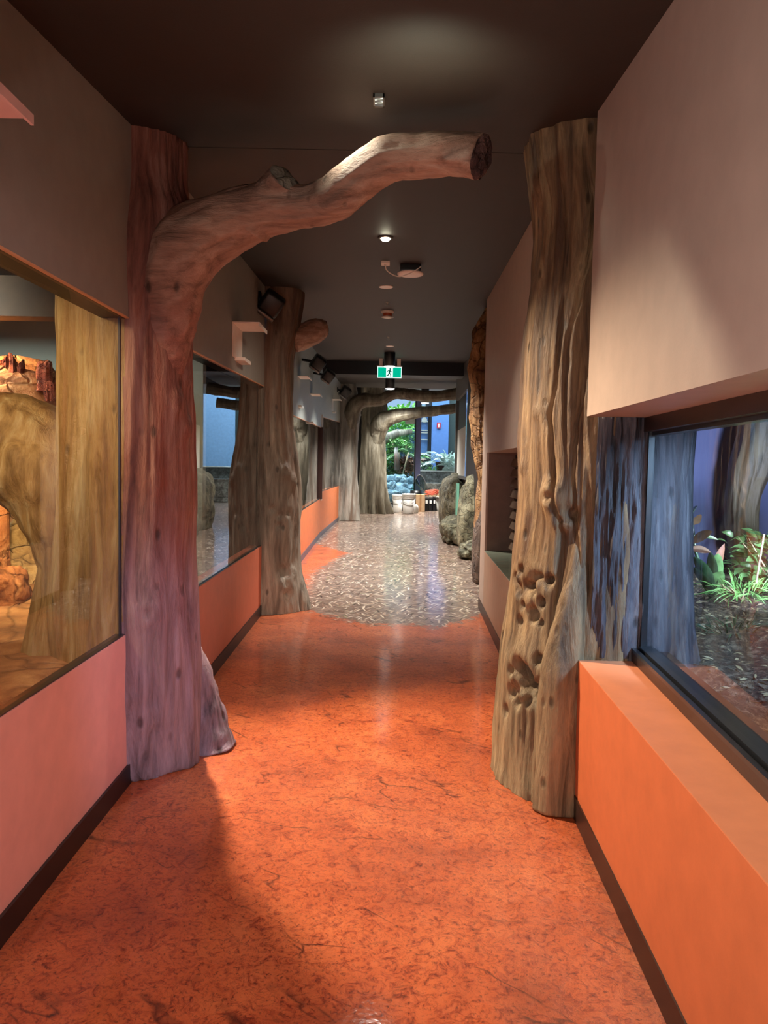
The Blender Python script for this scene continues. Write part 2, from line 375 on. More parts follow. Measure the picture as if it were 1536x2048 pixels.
def tube(bm, pts, rad, seg=10, cap=True, noisef=None, up=Vector((0, 0, 1)), squash=None):
    pts = [Vector(p) for p in pts]; n = len(pts); rings = []
    fr = None
    for i, p in enumerate(pts):
        t = (pts[min(i+1, n-1)]-pts[max(i-1, 0)]).normalized()
        if fr is None:
            a = up if abs(t.dot(up)) < .95 else Vector((1, 0, 0))
            fr = t.cross(a).normalized()
        fr = (fr-t*fr.dot(t)).normalized(); bn = t.cross(fr)
        r = rad[i] if isinstance(rad, (list, tuple)) else rad
        ring = []
        for k in range(seg):
            a = 2*PI*k/seg
            d = fr*math.cos(a)+bn*math.sin(a)
            rr = r
            v = p+d*rr
            if noisef: v = v+d*noisef(v, r, a, i/(n-1))
            ring.append(bm.verts.new(v))
        rings.append(ring)
    fs = []
    for a, b in zip(rings, rings[1:]):
        for k in range(seg): fs.append(bm.faces.new((a[k], a[(k+1) % seg], b[(k+1) % seg], b[k])))
    if cap: fs.append(bm.faces.new(rings[0][::-1])); fs.append(bm.faces.new(rings[-1]))
    bmesh.ops.recalc_face_normals(bm, faces=fs)
    return rings
def spline(pts, n):
    """Catmull-Rom through tuples"""
    out = []; P = [pts[0]]+list(pts)+[pts[-1]]
    m = len(pts)-1
    for i in range(n):
        u = i/(n-1)*m; k = min(int(u), m-1); t = u-k
        p0, p1, p2, p3 = P[k], P[k+1], P[k+2], P[k+3]
        out.append(tuple(.5*((2*b)+(-a+c)*t+(2*a-5*b+4*c-d)*t*t+(-a+3*b-3*c+d)*t**3) for a, b, c, d in zip(p0, p1, p2, p3)))
    return out
def fbm(v, oct=4):
    return noise.fractal(v, .9, 2.1, oct)
def trunk_mesh(bm, rows, seg=128, nz=150, amp=.02, seed=0, ridge=.012, knots=(), lobes=0, lobe_amp=0, zscale=.35, cracks=()):
    """rows: (z, cx, cy, rx, ry) low to high. Sculpted column with furrows, knots and root lobes."""
    pr = spline(rows, nz); rings = []
    for (z, cx, cy, rx, ry) in pr:
        ring = []
        for i in range(seg):
            a = 2*PI*i/seg; ca, sa = math.cos(a), math.sin(a)
            q = Vector((ca*rx*2.4+seed, sa*ry*2.4, z*zscale+seed*1.7))
            d = amp*2.2*fbm(q*1.6, 4)
            q2 = Vector((ca*5.5+seed*3+.35*noise.noise(Vector((z*1.3, seed, 0))), sa*5.5, z*.55))
            rg = abs(noise.noise(q2*1.3)); d += ridge*(1-min(1, rg*4))*-1.2 + ridge*.8*noise.noise(q2*3)
            q3 = Vector((ca*rx*9+seed, sa*ry*9, z*4)); d += amp*.35*fbm(q3, 3)
            if lobes:
                k = max(0, 1-z/.9)**1.5
                d += lobe_amp*k*(math.cos(a*lobes+seed)+.5*math.sin(a*(lobes+2)+seed*2))
            p = Vector((cx+ca*rx, cy+sa*ry, z))
            for (ka, kz, kr, kh) in knots:
                da = (a-ka+PI) % (2*PI)-PI
                dd = math.hypot(da*rx, (z-kz))/kr
                if dd < 2.2: d += kh*(math.exp(-dd*dd*1.4)) - .8*kh*math.exp(-(dd*2.6)**2) if kh > 0 else kh*math.exp(-dd*dd*1.6)
            for (c0, z0, z1, ph, wd, dp) in cracks:
                if z0 < z < z1:
                    ac = c0+.10*math.sin(z*2.1+ph)+.05*math.sin(z*6.3+ph*2)+.03*noise.noise(Vector((z*9, ph, 0)))
                    da = ((a-ac+PI) % (2*PI)-PI)*rx/wd
                    d -= dp*math.exp(-da*da)*min(1, (z-z0)*5, (z1-z)*5)
            nrm = Vector((ca/rx, sa/ry, 0)).normalized()
            ring.append(bm.verts.new(p+nrm*d))
        rings.append(ring)
    for a, b in zip(rings, rings[1:]):
        for i in range(seg): bm.faces.new((a[i], a[(i+1) % seg], b[(i+1) % seg], b[i]))
    bm.faces.new(rings[0][::-1]); bm.faces.new(rings[-1])
def rows_px(lst, Y, ryf=.9, yoff=0):
    """(py, px_left, px_right[, Y]) measured outline at the depth of the trunk centre -> rows low to high"""
    out = []
    for it in lst:
        py, xl, xr = it[:3]; yy = it[3] if len(it) > 3 else Y
        a, b = at(xl, py, yy), at(xr, py, yy)
        out.append(((a.z+b.z)/2, (a.x+b.x)/2, yy, (b.x-a.x)/2, (b.x-a.x)/2*ryf))
    out.sort(); return out
def rock_mesh(bm, c, size, seed=0, sub=5, rough=.22, flat=.0, rotz=0):
    t = bmesh.new(); bmesh.ops.create_icosphere(t, subdivisions=sub, radius=1)
    R = Matrix.Rotation(rotz, 3, 'Z')
    for v in t.verts:
        n = v.co.normalized(); q = n*1.3+Vector((seed*3.1, seed*1.3, seed))
        cell = noise.cell(q*1.4)
        d = 1+rough*1.6*fbm(q, 5)+rough*.45*abs(noise.noise(q*2.3))
        ww = noise.voronoi(q*1.7)[0]; d -= rough*.6*(1-min(1, (ww[1]-ww[0])*5))*.5
        p = n*d
        # squarish
        p = Vector(tuple(math.copysign(abs(k)**.8, k) for k in p))
        if p.z < -.75: p.z = -.75
        p = Vector((p.x*size[0], p.y*size[1], (p.z+.75)/1.75*size[2]))
        v.co = R @ p + Vector(c)
    me = bpy.data.meshes.new('t'); t.to_mesh(me); t.free(); bm.from_mesh(me); bpy.data.meshes.remove(me)
def rock(name, c, size, mat, label, seed=0, rough=.22, rotz=0, cat='rock', group=None, sub=5):
    bm = B(); rock_mesh(bm, c, size, seed, sub, rough, rotz=rotz)
    return tagp(mk(name, bm, mat, smooth=True), label, cat, group)
def struct(name, bm, mat, parent=None, smooth=False):
    o = mk(name, bm, mat, parent, smooth)
    if parent is None: o['kind'] = 'structure'
    return o
def interp(poly, y):
    for (ya, a), (yb, b) in zip(poly, poly[1:]):
        if y <= yb: return a+(b-a)*(y-ya)/(yb-ya)
    return poly[-1][1]

# ================================================================== THE SHELL
LW = [(-3, -1.13), (3.6, -1.165), (7.6, -1.20), (12, -1.30), (15.8, -1.31), (21, -1.20)]
RW = [(-3, .61), (3.25, .846), (8.15, 1.03)]
lx = lambda y: interp(LW, y)
rx = lambda y: interp(RW, y)
def cz(y):   # ceiling height
    return 2.60+.112*y if y < 3.86 else 3.032+.048*(y-3.86)

# floor with a painted zone attribute (0 red earth, 1 leaf litter)
FX0, FX1, FY0, FY1 = -1.5, 6.5, -3.0, 30.0
bm = B(); ys = []; y = FY0
while y < FY1: ys.append(y); y += .08 if 5.5 < y < 17 else .5
ys.append(FY1)
xs = [FX0+i*.08 for i in range(int(3.4/.08))]+[2.2, 3, 4, 5, 6.5]
front = [(-1.5, 8.2), (-1.0, 8.0), (-.773, 7.85), (-.5, 7.5), (-.268, 7.25), (0, 7.15), (.3, 7.2), (.5, 7.05), (.75, 7.35), (1.05, 7.8), (2.2, 8.0), (7, 8)]
def zone(x, y):
    f = y-interp(front, x)
    # red earth tongue by the left wall
    edge = interp([(0, -3), (8.3, -1.02), (9.3, -.93), (10.2, -.98), (11, -.9), (12, -.78), (13.0, -.57), (13.4, -.8), (14.0, -1.1), (14.7, -1.4), (40, -3)], y)
    g = (x-edge)*1.6
    return max(-1, min(1, min(f, g)*1.6))
grid = [[bm.verts.new((x, y, 0)) for x in xs] for y in ys]
for j in range(len(ys)-1):
    for i in range(len(xs)-1):
        bm.faces.new((grid[j][i], grid[j][i+1], grid[j+1][i+1], grid[j+1][i]))
fl = struct('floor', bm, M['floor'])
attr = fl.data.attributes.new('zone', 'FLOAT', 'POINT')
for i, v in enumerate(fl.data.vertices):
    w = v.co+fl.location; attr.data[i].value = .5+.5*zone(w.x, w.y)

# ceilings
bm = B(); hexa(bm, [(-1.6, -3, cz(-3)), (1.6, -3, cz(-3)), (1.6, 3.86, cz(3.859)), (-1.6, 3.86, cz(3.859))], [(-1.6, -3, cz(-3)+.1), (1.6, -3, cz(-3)+.1), (1.6, 3.86, cz(3.859)+.1), (-1.6, 3.86, cz(3.859)+.1)])
hexa(bm, [(-1.6, 3.872, cz(3.9)), (1.6, 3.872, cz(3.9)), (1.8, 15.9, cz(15.9)), (-1.6, 15.9, cz(15.9))], [(-1.6, 3.872, 3.2), (1.6, 3.872, 3.2), (1.8, 15.9, 3.75), (-1.6, 15.9, 3.75)])
box(bm, (-1.6, 3.86, 3.06), (1.6, 3.872, 3.2))
struct('ceiling', bm, M['ceil'])
bm = B(); box(bm, (-1.5, 15.9, 3.34), (1.9, 16.5, 3.7)); struct('trim_1', bm, M['black'])   # deep black beam
bm = B(); box(bm, (-1.5, 16.5, 3.62), (1.9, 21.3, 3.72)); box(bm, (-1.5, 21.3, 3.62), (7, 21.4, 4.2)); struct('ceiling_middle', bm, M['ceil2'])
bm = B(); box(bm, (-1.5, 21.4, 4.1), (7, 30, 4.2)); box(bm, (1.9, 16.5, 4.1), (7, 21.4, 4.2)); struct('ceiling_far', bm, M['ceil3'])

# ---- left wall: (y0, y1, bulkhead z0, z1, sill z0, z1, materials)
def lwall(name, y0, y1, b0, b1, s0, s1, mb, ms, msk, top=None):
    x0, x1 = lx(y0), lx(y1)
    r = empty(name, ((x0+x1)/2, (y0+y1)/2, 0), kind='structure')
    bm = B(); slab(bm, x0, y0, x1, y1, b0, (top or cz)(y0), b1, (top or cz)(y1), -.12); mk('bulkhead', bm, mb, r)
    bm = B(); slab(bm, x0, y0, x1, y1, 0, s0, 0, s1, -.12 if y0 > 0 else -.045); mk('lower_wall', bm, ms, r)
    bm = B(); slab(bm, x0+.012, y0, x1+.012, y1, 0, .095, 0, .095, -.014); struct('baseboard_left', bm, msk)
    bm = B(); slab(bm, x0+.002, y0, x1+.002, y1, b0-.006, b0, b1-.006, b1, -.014); mk('head_trim', bm, M['trim'], r)
    bm = B(); slab(bm, x0-.014, y0, x1-.014, y1, b0-.006, b0, b1-.006, b1, -.106); mk('head_channel', bm, M['black'], r)
    bm = B(); slab(bm, x0-.004, y0, x1-.004, y1, s0, s0+.006, s1, s1+.006, -.042); mk('sill_trim', bm, M['frame'], r)
    return r
lwall('wall_left_near', -3, 3.55, 2.09, 2.14, .717, .705, M['bulk_l'], M['orange_l'], M['skirt'])
lwall('wall_left_second', 3.9, 7.62, 2.15, 2.25, .70, .68, M['bulk_l'], M['orange_m'], M['skirt'])
lwall('wall_left_third', 8.0, 15.8, 2.10, 2.24, .76, .78, M['bulk_far'], M['orange_f'], M['skirt_f'])
lwall('wall_left_fourth', 15.8, 21, 2.46, 2.62, .92, .92, M['bulk_far'], M['orange_f'], M['skirt_f'], top=lambda y: 3.62)
bm = B(); box(bm, (-1.42, 15.76, .75), (-1.28, 15.84, 2.5)); struct('trim_2', bm, M['white'])
bm = B(); slab(bm, -1.27, 15.70, -1.27, 15.74, .78, 2.24, .78, 2.24, -.1); struct('trim_3', bm, paint('rust_post', (60, 34, 28), .5))
def pane(name, y0, y1, z0a, z1a, z0b, z1b, mat, xf, off=-.014):
    x0, x1 = xf(y0)+off, xf(y1)+off
    bm = B(); hexa(bm, [(x0, y0, z0a), (x0-.008, y0, z0a), (x0-.008, y0, z1a), (x0, y0, z1a)], [(x1, y1, z0b), (x1-.008, y1, z0b), (x1-.008, y1, z1b), (x1, y1, z1b)])
    # single sheet is enough for the shader: keep only the corridor face
    bm.free(); bm = B()
    bm.faces.new([bm.verts.new(v) for v in ((x0, y0, z0a), (x1, y1, z0b), (x1, y1, z1b), (x0, y0, z1a))])
    return struct(name, bm, mat)
pane('window_1', -1.0, 3.52, .72, 2.10, .71, 2.14, M['glass'], lx)
pane('window_2', 3.92, 7.5, .70, 2.16, .68, 2.25, M['glass2'], lx)
pane('window_3', 8.1, 15.7, .76, 2.10, .78, 2.24, M['glass2'], lx)
pane('window_4', 15.86, 20.9, .93, 2.46, .93, 2.62, M['glass2'], lx)
# hanging edge bars of glass 1 and glass 2 beside the trunks
bm = B(); box(bm, (-1.186, 3.43, .71), (-1.178, 3.45, 2.13)); struct('trim_4', bm, M['frame'])
bm = B(); box(bm, (-1.236, 7.40, .69), (-1.226, 7.44, 2.24)); struct('trim_5', bm, M['frame'])

# ---- right wall near: bulkhead, terracotta box, recess and dark window frame
gx = lambda y: .862+.076*y      # glass line of the recessed window
r = empty('wall_right_near', (.83, 1, 0), kind='structure')
y0, y1 = -1.6, 3.26
bm = B(); slab(bm, rx(y0), y0, rx(y1), y1, 1.70, cz(y0), 1.72, cz(y1), .55); mk('bulkhead', bm, M['bulk_r'], r)
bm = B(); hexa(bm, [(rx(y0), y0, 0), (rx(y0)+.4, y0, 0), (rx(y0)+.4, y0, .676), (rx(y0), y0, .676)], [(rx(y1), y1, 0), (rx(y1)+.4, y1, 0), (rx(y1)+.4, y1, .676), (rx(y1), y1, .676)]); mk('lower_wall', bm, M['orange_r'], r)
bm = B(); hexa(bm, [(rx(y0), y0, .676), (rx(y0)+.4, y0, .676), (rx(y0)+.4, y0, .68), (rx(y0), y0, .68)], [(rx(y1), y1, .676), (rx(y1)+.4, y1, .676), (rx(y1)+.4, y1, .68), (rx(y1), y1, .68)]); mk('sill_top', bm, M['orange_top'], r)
bm = B(); slab(bm, rx(y0)-.006, y0, rx(y1)-.006, y1, 0, .1, 0, .1, .02); struct('baseboard_right', bm, M['skirt_r'])
w = empty('window_5', (1.0, 1, .68), kind='structure')
def rbar(z0, z1, xo, th, ya=-1.6, yb=3.27):
    bm = B(); slab(bm, gx(ya)+xo, ya, gx(yb)+xo, yb, z0, z1, z0, z1, th); return bm
bm = rbar(.68, .72, -.035, .16); slabm = mk('window_sill_channel', bm, M['frame_r'], w)
bm = rbar(.72, .735, -.035, .02); me_ = mk('window_frame', bm, M['frame'], w)
bm = rbar(.72, .745, -.005, .06); mk('window_frame', bm, M['frame'], w)
bm = rbar(1.66, 1.72, -.02, .14); mk('window_head', bm, M['frame_r'], w)
bm = rbar(1.645, 1.66, .012, .05); mk('window_frame', bm, M['frame'], w)
bm = B(); box(bm, (gx(3.26)+.0, 3.255, .735), (gx(3.26)+.025, 3.30, 1.66)); mk('window_frame', bm, M['frame'], w)
bm = B(); bm.faces.new([bm.verts.new(v) for v in ((gx(-1.6)+.02, -1.6, .735), (gx(3.28)+.02, 3.28, .735), (gx(3.28)+.02, 3.28, 1.66), (gx(-1.6)+.02, -1.6, 1.66))]); mk('pane', bm, M['glass'], w)

# ---- right wall second section with an open niche
r = empty('wall_right_second', (.98, 6.4, 0), kind='structure')
y0, y1 = 3.9, 8.15
bm = B(); slab(bm, rx(y0), y0, rx(y1), y1, 1.64, cz(y0), 1.64, cz(y1), .5)
slab(bm, rx(7.66), 7.66, rx(y1), y1, 0, 1.64, 0, 1.64, .5); mk('bulkhead', bm, M['bulk_r'], r)
bm = B(); slab(bm, rx(y0), y0, rx(7.655), 7.655, 0, .66, 0, .66, .4); mk('lower_wall', bm, M['tan_low'], r)
bm = B(); slab(bm, rx(y0), y0, rx(7.655), 7.655, .66, .664, .66, .664, .4); mk('sill_top', bm, M['grey_sill'], r)
bm = B(); slab(bm, rx(7.64)+.02, 7.645, rx(7.66)+.02, 7.659, .668, 1.64, .668, 1.64, .32); mk('niche_side', bm, paint('niche_mauve', (128, 104, 92), .5), r)
bm = B(); box(bm, (1.36, 3.9, .66), (1.4, 7.66, 1.64)); mk('niche_back', bm, M['exdark'], r)
bm = B(); slab(bm, rx(y0)-.006, y0, rx(y1)-.006, y1, 0, .11, 0, .11, .02); struct('baseboard_right_second', bm, M['skirt_r'])
# slatted rack in the niche
rk = empty('louvred_panel', (1.3, 7.2, .67), 'dark louvred panel of brown slats standing in the wall niche behind the tan trunk', 'louvre')
bm = B(); box(bm, (1.28, 6.2, .666), (1.30, 7.58, 1.62)); mk('backing', bm, M['black'], rk)
for k in range(9):
    bm = B(); obox(bm, (1.255, 6.9, .74+k*.1), (.05, 1.2, .075), (0, .35, 0)); mk('slat', bm, paint('slat_brown', (96, 76, 58), .6) if k == 0 else bpy.data.materials['slat_brown'], rk)

# ---- right wall beyond: dark return, framed panels, opening
bm = B(); slab(bm, 1.50, 8.15, 1.56, 14.8, 0, 3.3, 0, 3.6, .1); struct('wall_right_dark', bm, M['black'])
w = empty('window_6', (1.62, 15.5, 1.28), kind='structure')
XA, XB, YA, YB = 1.56, 1.62, 14.8, 18.0
def xw(y): return XA+(XB-XA)*(y-YA)/(YB-YA)
bm = B()
slab(bm, xw(YA), YA, xw(YB), YB, 3.0, 3.62, 3.0, 3.62, .12); slab(bm, xw(YA), YA, xw(YB), YB, 1.24, 1.30, 1.24, 1.30, .12)
for yy in (14.8, 17.86): slab(bm, xw(yy), yy, xw(yy+.14), yy+.14, 1.24, 3.2, 1.24, 3.2, .12)
mk('window_frame', bm, paint('frame_grey', (92, 94, 92), .4), w)
bm = B(); slab(bm, xw(15.7)+.05, 15.7, xw(17.9)+.05, 17.9, 2.32, 3.02, 2.32, 3.02, .02); mk('dark_pane', bm, M['black'], w)
bm = B(); slab(bm, xw(15.7)+.05, 15.7, xw(17.9)+.05, 17.9, 1.30, 2.32, 1.30, 2.32, .02); mk('white_panel', bm, M['panelw'], w)
bm = B(); slab(bm, xw(14.94)+.05, 14.94, xw(15.7)+.05, 15.7, 1.30, 3.02, 1.30, 3.02, .02); mk('blue_pane', bm, paint('pane_blue_glow', (100, 140, 200), .15, emit=(90, 140, 210), estr=.5), w)  # outdoor blue put in as a glow of the pane itself
bm = B(); slab(bm, 1.64, 14.8, 1.70, 18.0, 0, 1.24, 0, 1.24, .1); struct('wall_right_rear', bm, M['exdark'])
# far room shell
bm = B(); box(bm, (-1.6, 21.0, 0), (-1.3, 30, 4.2)); struct('wall_left_far', bm, M['panelw'])
bm = B(); box(bm, (6.4, 16.5, 0), (6.5, 30, 4.2)); box(bm, (1.75, 16.4, 0), (6.5, 16.5, 4.2)); struct('wall_right_far', bm, M['panelw'])
bm = B(); box(bm, (-1.6, -3.1, 0), (1.6, -3, 2.7)); struct('wall_back', bm, M['bulk_l'])

# ================================================================== TREES
def tree(name, base, label): return empty(name, base, label, 'tree trunk')
# trunk 1 (left, near) -------------------------------------------------
Y1 = 3.78
t1 = tree('fake_tree', (-1.2, Y1, 0), 'reddish sculpted tree trunk on the left with a long limb reaching across the ceiling')
rows = rows_px([(1575, 190, 398), (1500, 150, 402), (1350, 120, 402), (1200, 105, 393), (1100, 112, 386), (1000, 122, 388), (850, 128, 385), (700, 128, 376), (620, 126, 384), (520, 128, 400), (440, 150, 395), (380, 158, 376), (290, 165, 373), (235, 165, 375)], Y1, .93)
rows[0] = (0.0,)+rows[0][1:]
rows = [(z, x, Y1, a, min(b, .40)) for (z, x, _, a, b) in rows]
rows[-1] = (3.02,)+rows[-1][1:]
bm = B(); trunk_mesh(bm, rows, seg=180, nz=200, amp=.011, seed=1.3, ridge=.008, lobes=5, lobe_amp=.012,
    knots=[(-.5, 1.78, .05, .03), (-.15, 1.9, .05, .03), (-.1, 2.02, .045, .03), (-.2, 1.66, .05, .028), (-1.0, .8, .07, .02), (-1.25, .45, .09, .018), (-1.0, .3, .05, .02), (-.9, 1.4, .05, .012), (-1.7, 1.5, .06, .014)])
for f in bm.faces:
    if f.calc_center_median().x < -1.182: f.material_index = 1  # exhibit side gets the bark with lamplight in its colour
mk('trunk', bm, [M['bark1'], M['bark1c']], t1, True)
# small root toe beside the base
bm = B(); tube(bm, [tuple(p) for p in spline([(-1.02, 3.95, .5), (-.96, 3.96, .32), (-.925, 3.97, .18), (-.90, 3.97, .07), (-.89, 3.97, 0)], 24)], [.09+.05*(i/23)**2 for i in range(24)], 32, noisef=lambda v, r, a, t: .02*fbm(v*6, 3))
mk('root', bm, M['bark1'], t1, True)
def limb(parent, name, lst, mat, seg=72, n=110, seed=0, amp=.012, endmat=None, endname='cut_end', cup=.02, sharp=False):
    """lst (px, py, r_px, Y)"""
    pts = []
    for px, py, r, Y in lst:
        p = at(px, py, Y); pts.append((p.x, p.y, p.z, r*Y/FPX))
    sp = spline(pts, n); rad = [s[3] for s in sp]
    def nf(v, r, a, t):
        q = v*3+Vector((seed, seed, seed))
        return amp*(1.5*fbm(q, 4)+.6*fbm(v*11, 3)) + amp*.8*noise.noise(Vector((math.cos(a)*4, math.sin(a)*4, t*6+seed)))
    bm = B(); rings = tube(bm, [s[:3] for s in sp], rad, seg, noisef=nf)
    endc = [v.co.copy() for v in rings[-1]]
    o = mk(name, bm, mat, parent, True)
    if endmat:
        c = sum(endc, Vector())/len(endc); d = (Vector(sp[-1][:3])-Vector(sp[-3][:3])).normalized()
        bm = B(); prev = None
        for k, s in enumerate((1.0, .93, .7, .45, .2)):
            ring = [bm.verts.new(c+(v-c)*s+d*(.003+(.012 if k > 1 else 0)+cup*.8*noise.noise(v*25+Vector((k*3, 0, 0))))) for v in endc]
            if prev:
                for i in range(len(ring)): bm.faces.new((prev[i], prev[(i+1) % len(ring)], ring[(i+1) % len(ring)], ring[i]))
            prev = ring
        bm.faces.new(prev)
        mk(endname, bm, endmat, o, True)
    return o
lb = limb(t1, 'branch', [(325, 760, 34, 3.70), (330, 690, 48, 3.69), (336, 620, 60, 3.68), (348, 550, 70, 3.67), (378, 494, 74, 3.66), (440, 452, 64, 3.64), (520, 420, 52, 3.60), (580, 414, 44, 3.56), (620, 412, 40, 3.54), (665, 398, 44, 3.5), (715, 358, 41, 3.46), (770, 322, 42, 3.42), (850, 310, 40, 3.38), (915, 308, 41, 3.34), (962, 315, 42, 3.29)], M['bark1b'], seed=2, amp=.009, endmat=M['cut'])
limb(t1, 'branch_stub', [(498, 455, 44, 3.62), (524, 418, 44, 3.59), (550, 384, 39, 3.55), (569, 358, 36, 3.51)], M['bark1b'], n=40, seed=5, amp=.006, endmat=M['cutp'], cup=.012)
# inner arch limb inside the left exhibit
ob = limb(t1, 'arch_limb', [(135, 1150, 45, 3.78), (128, 1050, 78, 3.8), (105, 955, 108, 3.84), (45, 888, 96, 3.9), (-30, 868, 84, 3.95), (-130, 880, 82, 4.05), (-240, 960, 90, 4.2)], M['bark1c'], n=80, seed=8, amp=.014)
bm = B(); trunk_mesh(bm, [(.5, -1.52, 3.86, .27, .25), (.8, -1.49, 3.86, .24, .22), (1.1, -1.45, 3.86, .24, .25), (1.4, -1.40, 3.87, .22, .25)], seg=90, nz=80, amp=.02, seed=4, ridge=.006)
mk('inner_trunk', bm, M['bark1c'], t1, True)

bm = B(); box(bm, (-1.3, 24.3, 0), (-.55, 24.4, 4.1)); struct('wall_far_dark', bm, M['exdark'])
# trunk 2 (left, second) ------------------------------------------------
Y2 = 7.85
t2 = tree('fake_tree', (-1.15, Y2, 0), 'brown and grey tree trunk on the left with root ridges, standing behind the reddish trunk')
rows = rows_px([(1222, 465, 616), (1190, 462, 612), (1130, 464, 602), (1060, 468, 600), (1000, 468, 602), (930, 466, 600), (880, 470, 594), (800, 474, 588), (720, 480, 588), (660, 486, 600), (600, 488, 609), (560, 488, 609)], Y2, .8)
rows[0] = (0.0,)+rows[0][1:]; rows[-1] = (cz(Y2)+.02,)+rows[-1][1:]
bm = B(); trunk_mesh(bm, rows, seg=140, nz=170, amp=.018, seed=6.3, ridge=.006, lobes=4, lobe_amp=.03,
    knots=[(-.9, 1.42, .07, .05), (-.5, 1.33, .06, .045), (-1.3, 1.05, .04, -.03), (-1.1, .98, .04, -.03), (-.8, 1.0, .04, -.03), (-1.1, .88, .04, -.03), (-.9, .42, .09, -.05), (-.9, .3, .10, .05), (-.9, .2, .07, -.04), (-.6, .4, .06, .04)])
mk('trunk', bm, M['bark2'], t2, True)
limb(t2, 'branch_stub', [(585, 684, 22, 7.9), (610, 672, 23, 7.95), (632, 661, 22, 8.0), (646, 656, 18, 8.05)], M['bark1b'], n=40, seed=3, amp=.01, endmat=M['cut'])

# trunk right (near) ------------------------------------------------------
Y3 = 3.68
t3 = tree('fake_tree', (1.0, Y3, 0), 'large tan furrowed tree trunk with knots and holes, on the right by the terracotta sill')
rows = rows_px([(1585, 982, 1440), (1500, 988, 1420), (1400, 995, 1400), (1300, 1004, 1384), (1200, 1020, 1376), (1100, 1034, 1370), (1000, 1044, 1366), (850, 1046, 1362), (700, 1052, 1385), (560, 1066, 1380), (450, 1072, 1380), (380, 1062, 1380), (290, 1052, 1380), (240, 1048, 1380)], Y3, 1)
rows = [(z, x, Y3, a, .40) for (z, x, _, a, b) in rows]
rows[0] = (0.0,)+rows[0][1:4]+(.43,); rows[-1] = (3.04,)+rows[-1][1:]
kn = [(-2.45, 1.37, .075, .06), (-2.3, 1.27, .045, .035), (-2.2, 1.3, .035, -.04)]
rr = random.Random(3)
for k in range(22):
    kn.append((-2.95+rr.random()*.6, .78+rr.random()*.25, .016+rr.random()*.012, -.034))
for k in range(20):
    kn.append((-2.8+rr.random()*.5, .40+rr.random()*.25, .024+rr.random()*.02, -.05))
kn += [(-2.7, .95, .14, .035), (-2.6, .55, .15, .04), (-2.7, 1.75, .03, .018), (-3.0, 1.5, .03, .015), (-2.9, .35, .03, -.03)]
bm = B(); trunk_mesh(bm, rows, seg=380, nz=340, amp=.014, seed=9.1, ridge=.007, cracks=[(-2.35, .7, 2.3, .5, .010, .03), (-2.25, 1.6, 2.8, 2.2, .009, .022), (-2.0, .0, 1.3, 3.9, .016, .03), (-2.65, 1.9, 2.95, 5.1, .012, .02), (-2.05, 1.0, 2.0, 1.1, .008, .02)], knots=kn, lobes=6, lobe_amp=.012, zscale=.3)
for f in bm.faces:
    if f.calc_center_median().x > 1.06: f.material_index = 1  # side behind the glass gets the bark with blue light in its colour
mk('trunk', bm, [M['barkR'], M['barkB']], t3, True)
# the ridge-like toe in front, by the end of the terracotta wall
bm = B(); tube(bm, [tuple(p) for p in spline([(.86, 3.37, 1.35), (.85, 3.35, 1.0), (.80, 3.34, .6), (.785, 3.33, .25), (.78, 3.31, 0)], 50)], [.012+.085*min(1, i/24) for i in range(50)], 36, noisef=lambda v, r, a, t: .02*fbm(Vector((v.x*9, v.y*9, v.z*1.5)), 4))
mk('root', bm, M['barkR'], t3, True)
# dark-blue bark panel that fills the recess, and the blue-lit bark behind the glass
bm = B(); n1_, n2_ = 60, 80
g = [[bm.verts.new((.90+.24*i/(n1_-1), 3.285+.025*fbm(Vector((i*.12, 0, j*.035)), 4)+.012*noise.noise(Vector((i*.5, 3, j*.09)))-.02*math.sin(i/(n1_-1)*PI), .69+1.03*j/(n2_-1))) for i in range(n1_)] for j in range(n2_)]
for j in range(n2_-1):
    for i in range(n1_-1): bm.faces.new((g[j][i], g[j][i+1], g[j+1][i+1], g[j+1][i]))
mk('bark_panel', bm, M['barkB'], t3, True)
bm = B(); trunk_mesh(bm, [(.55, 1.265, 3.58, .225, .22), (.8, 1.25, 3.58, .195, .2), (1.3, 1.235, 3.58, .175, .19), (1.9, 1.24, 3.58, .185, .19)], seg=100, nz=90, amp=.014, seed=12, ridge=.016)
mk('inner_trunk', bm, M['barkB'], t3, True)

# far trunks ---------------------------------------------------------------
Y4 = 20.7
t4 = tree('fake_tree', (-1.0, Y4, 0), 'pale grey tree trunk at the far end of the orange wall, limb arching right')
rows = rows_px([(1040, 660, 721), (1000, 664, 718), (930, 670, 716), (860, 672, 718), (820, 674, 722), (790, 676, 716), (768, 678, 712)], Y4, .9)
rows[0] = (0.0,)+rows[0][1:]; rows[-1] = (3.66,)+rows[-1][1:]
bm = B(); trunk_mesh(bm, rows, seg=90, nz=100, amp=.022, seed=15, ridge=.01, lobes=4, lobe_amp=.03); mk('trunk', bm, M['barkG'], t4, True)
limb(t4, 'branch', [(694, 930, 4, 20.8), (697, 880, 11, 20.7), (701, 845, 15, 20.6), (706, 818, 17, 20.5), (725, 801, 14, 20.4), (760, 800, 12, 20.3), (790, 787, 12, 20.2), (825, 790, 11, 20.1), (870, 793, 11, 20.0), (925, 786, 12, 19.9)], M['barkG2'], seed=3, amp=.012)
Y5 = 23.8
t5 = tree('fake_tree', (-.32, Y5, 0), 'thick olive-grey trunk with buttress roots and an arching limb, left of the white buckets')
rows = rows_px([(1027, 717, 777), (1000, 718, 774), (950, 720, 773), (900, 722, 771), (860, 723, 771), (840, 723, 776), (815, 723, 776), (790, 723, 772), (770, 723, 772)], Y5, .8)
rows[0] = (0.0,)+rows[0][1:]; rows[-1] = (4.08,)+rows[-1][1:]
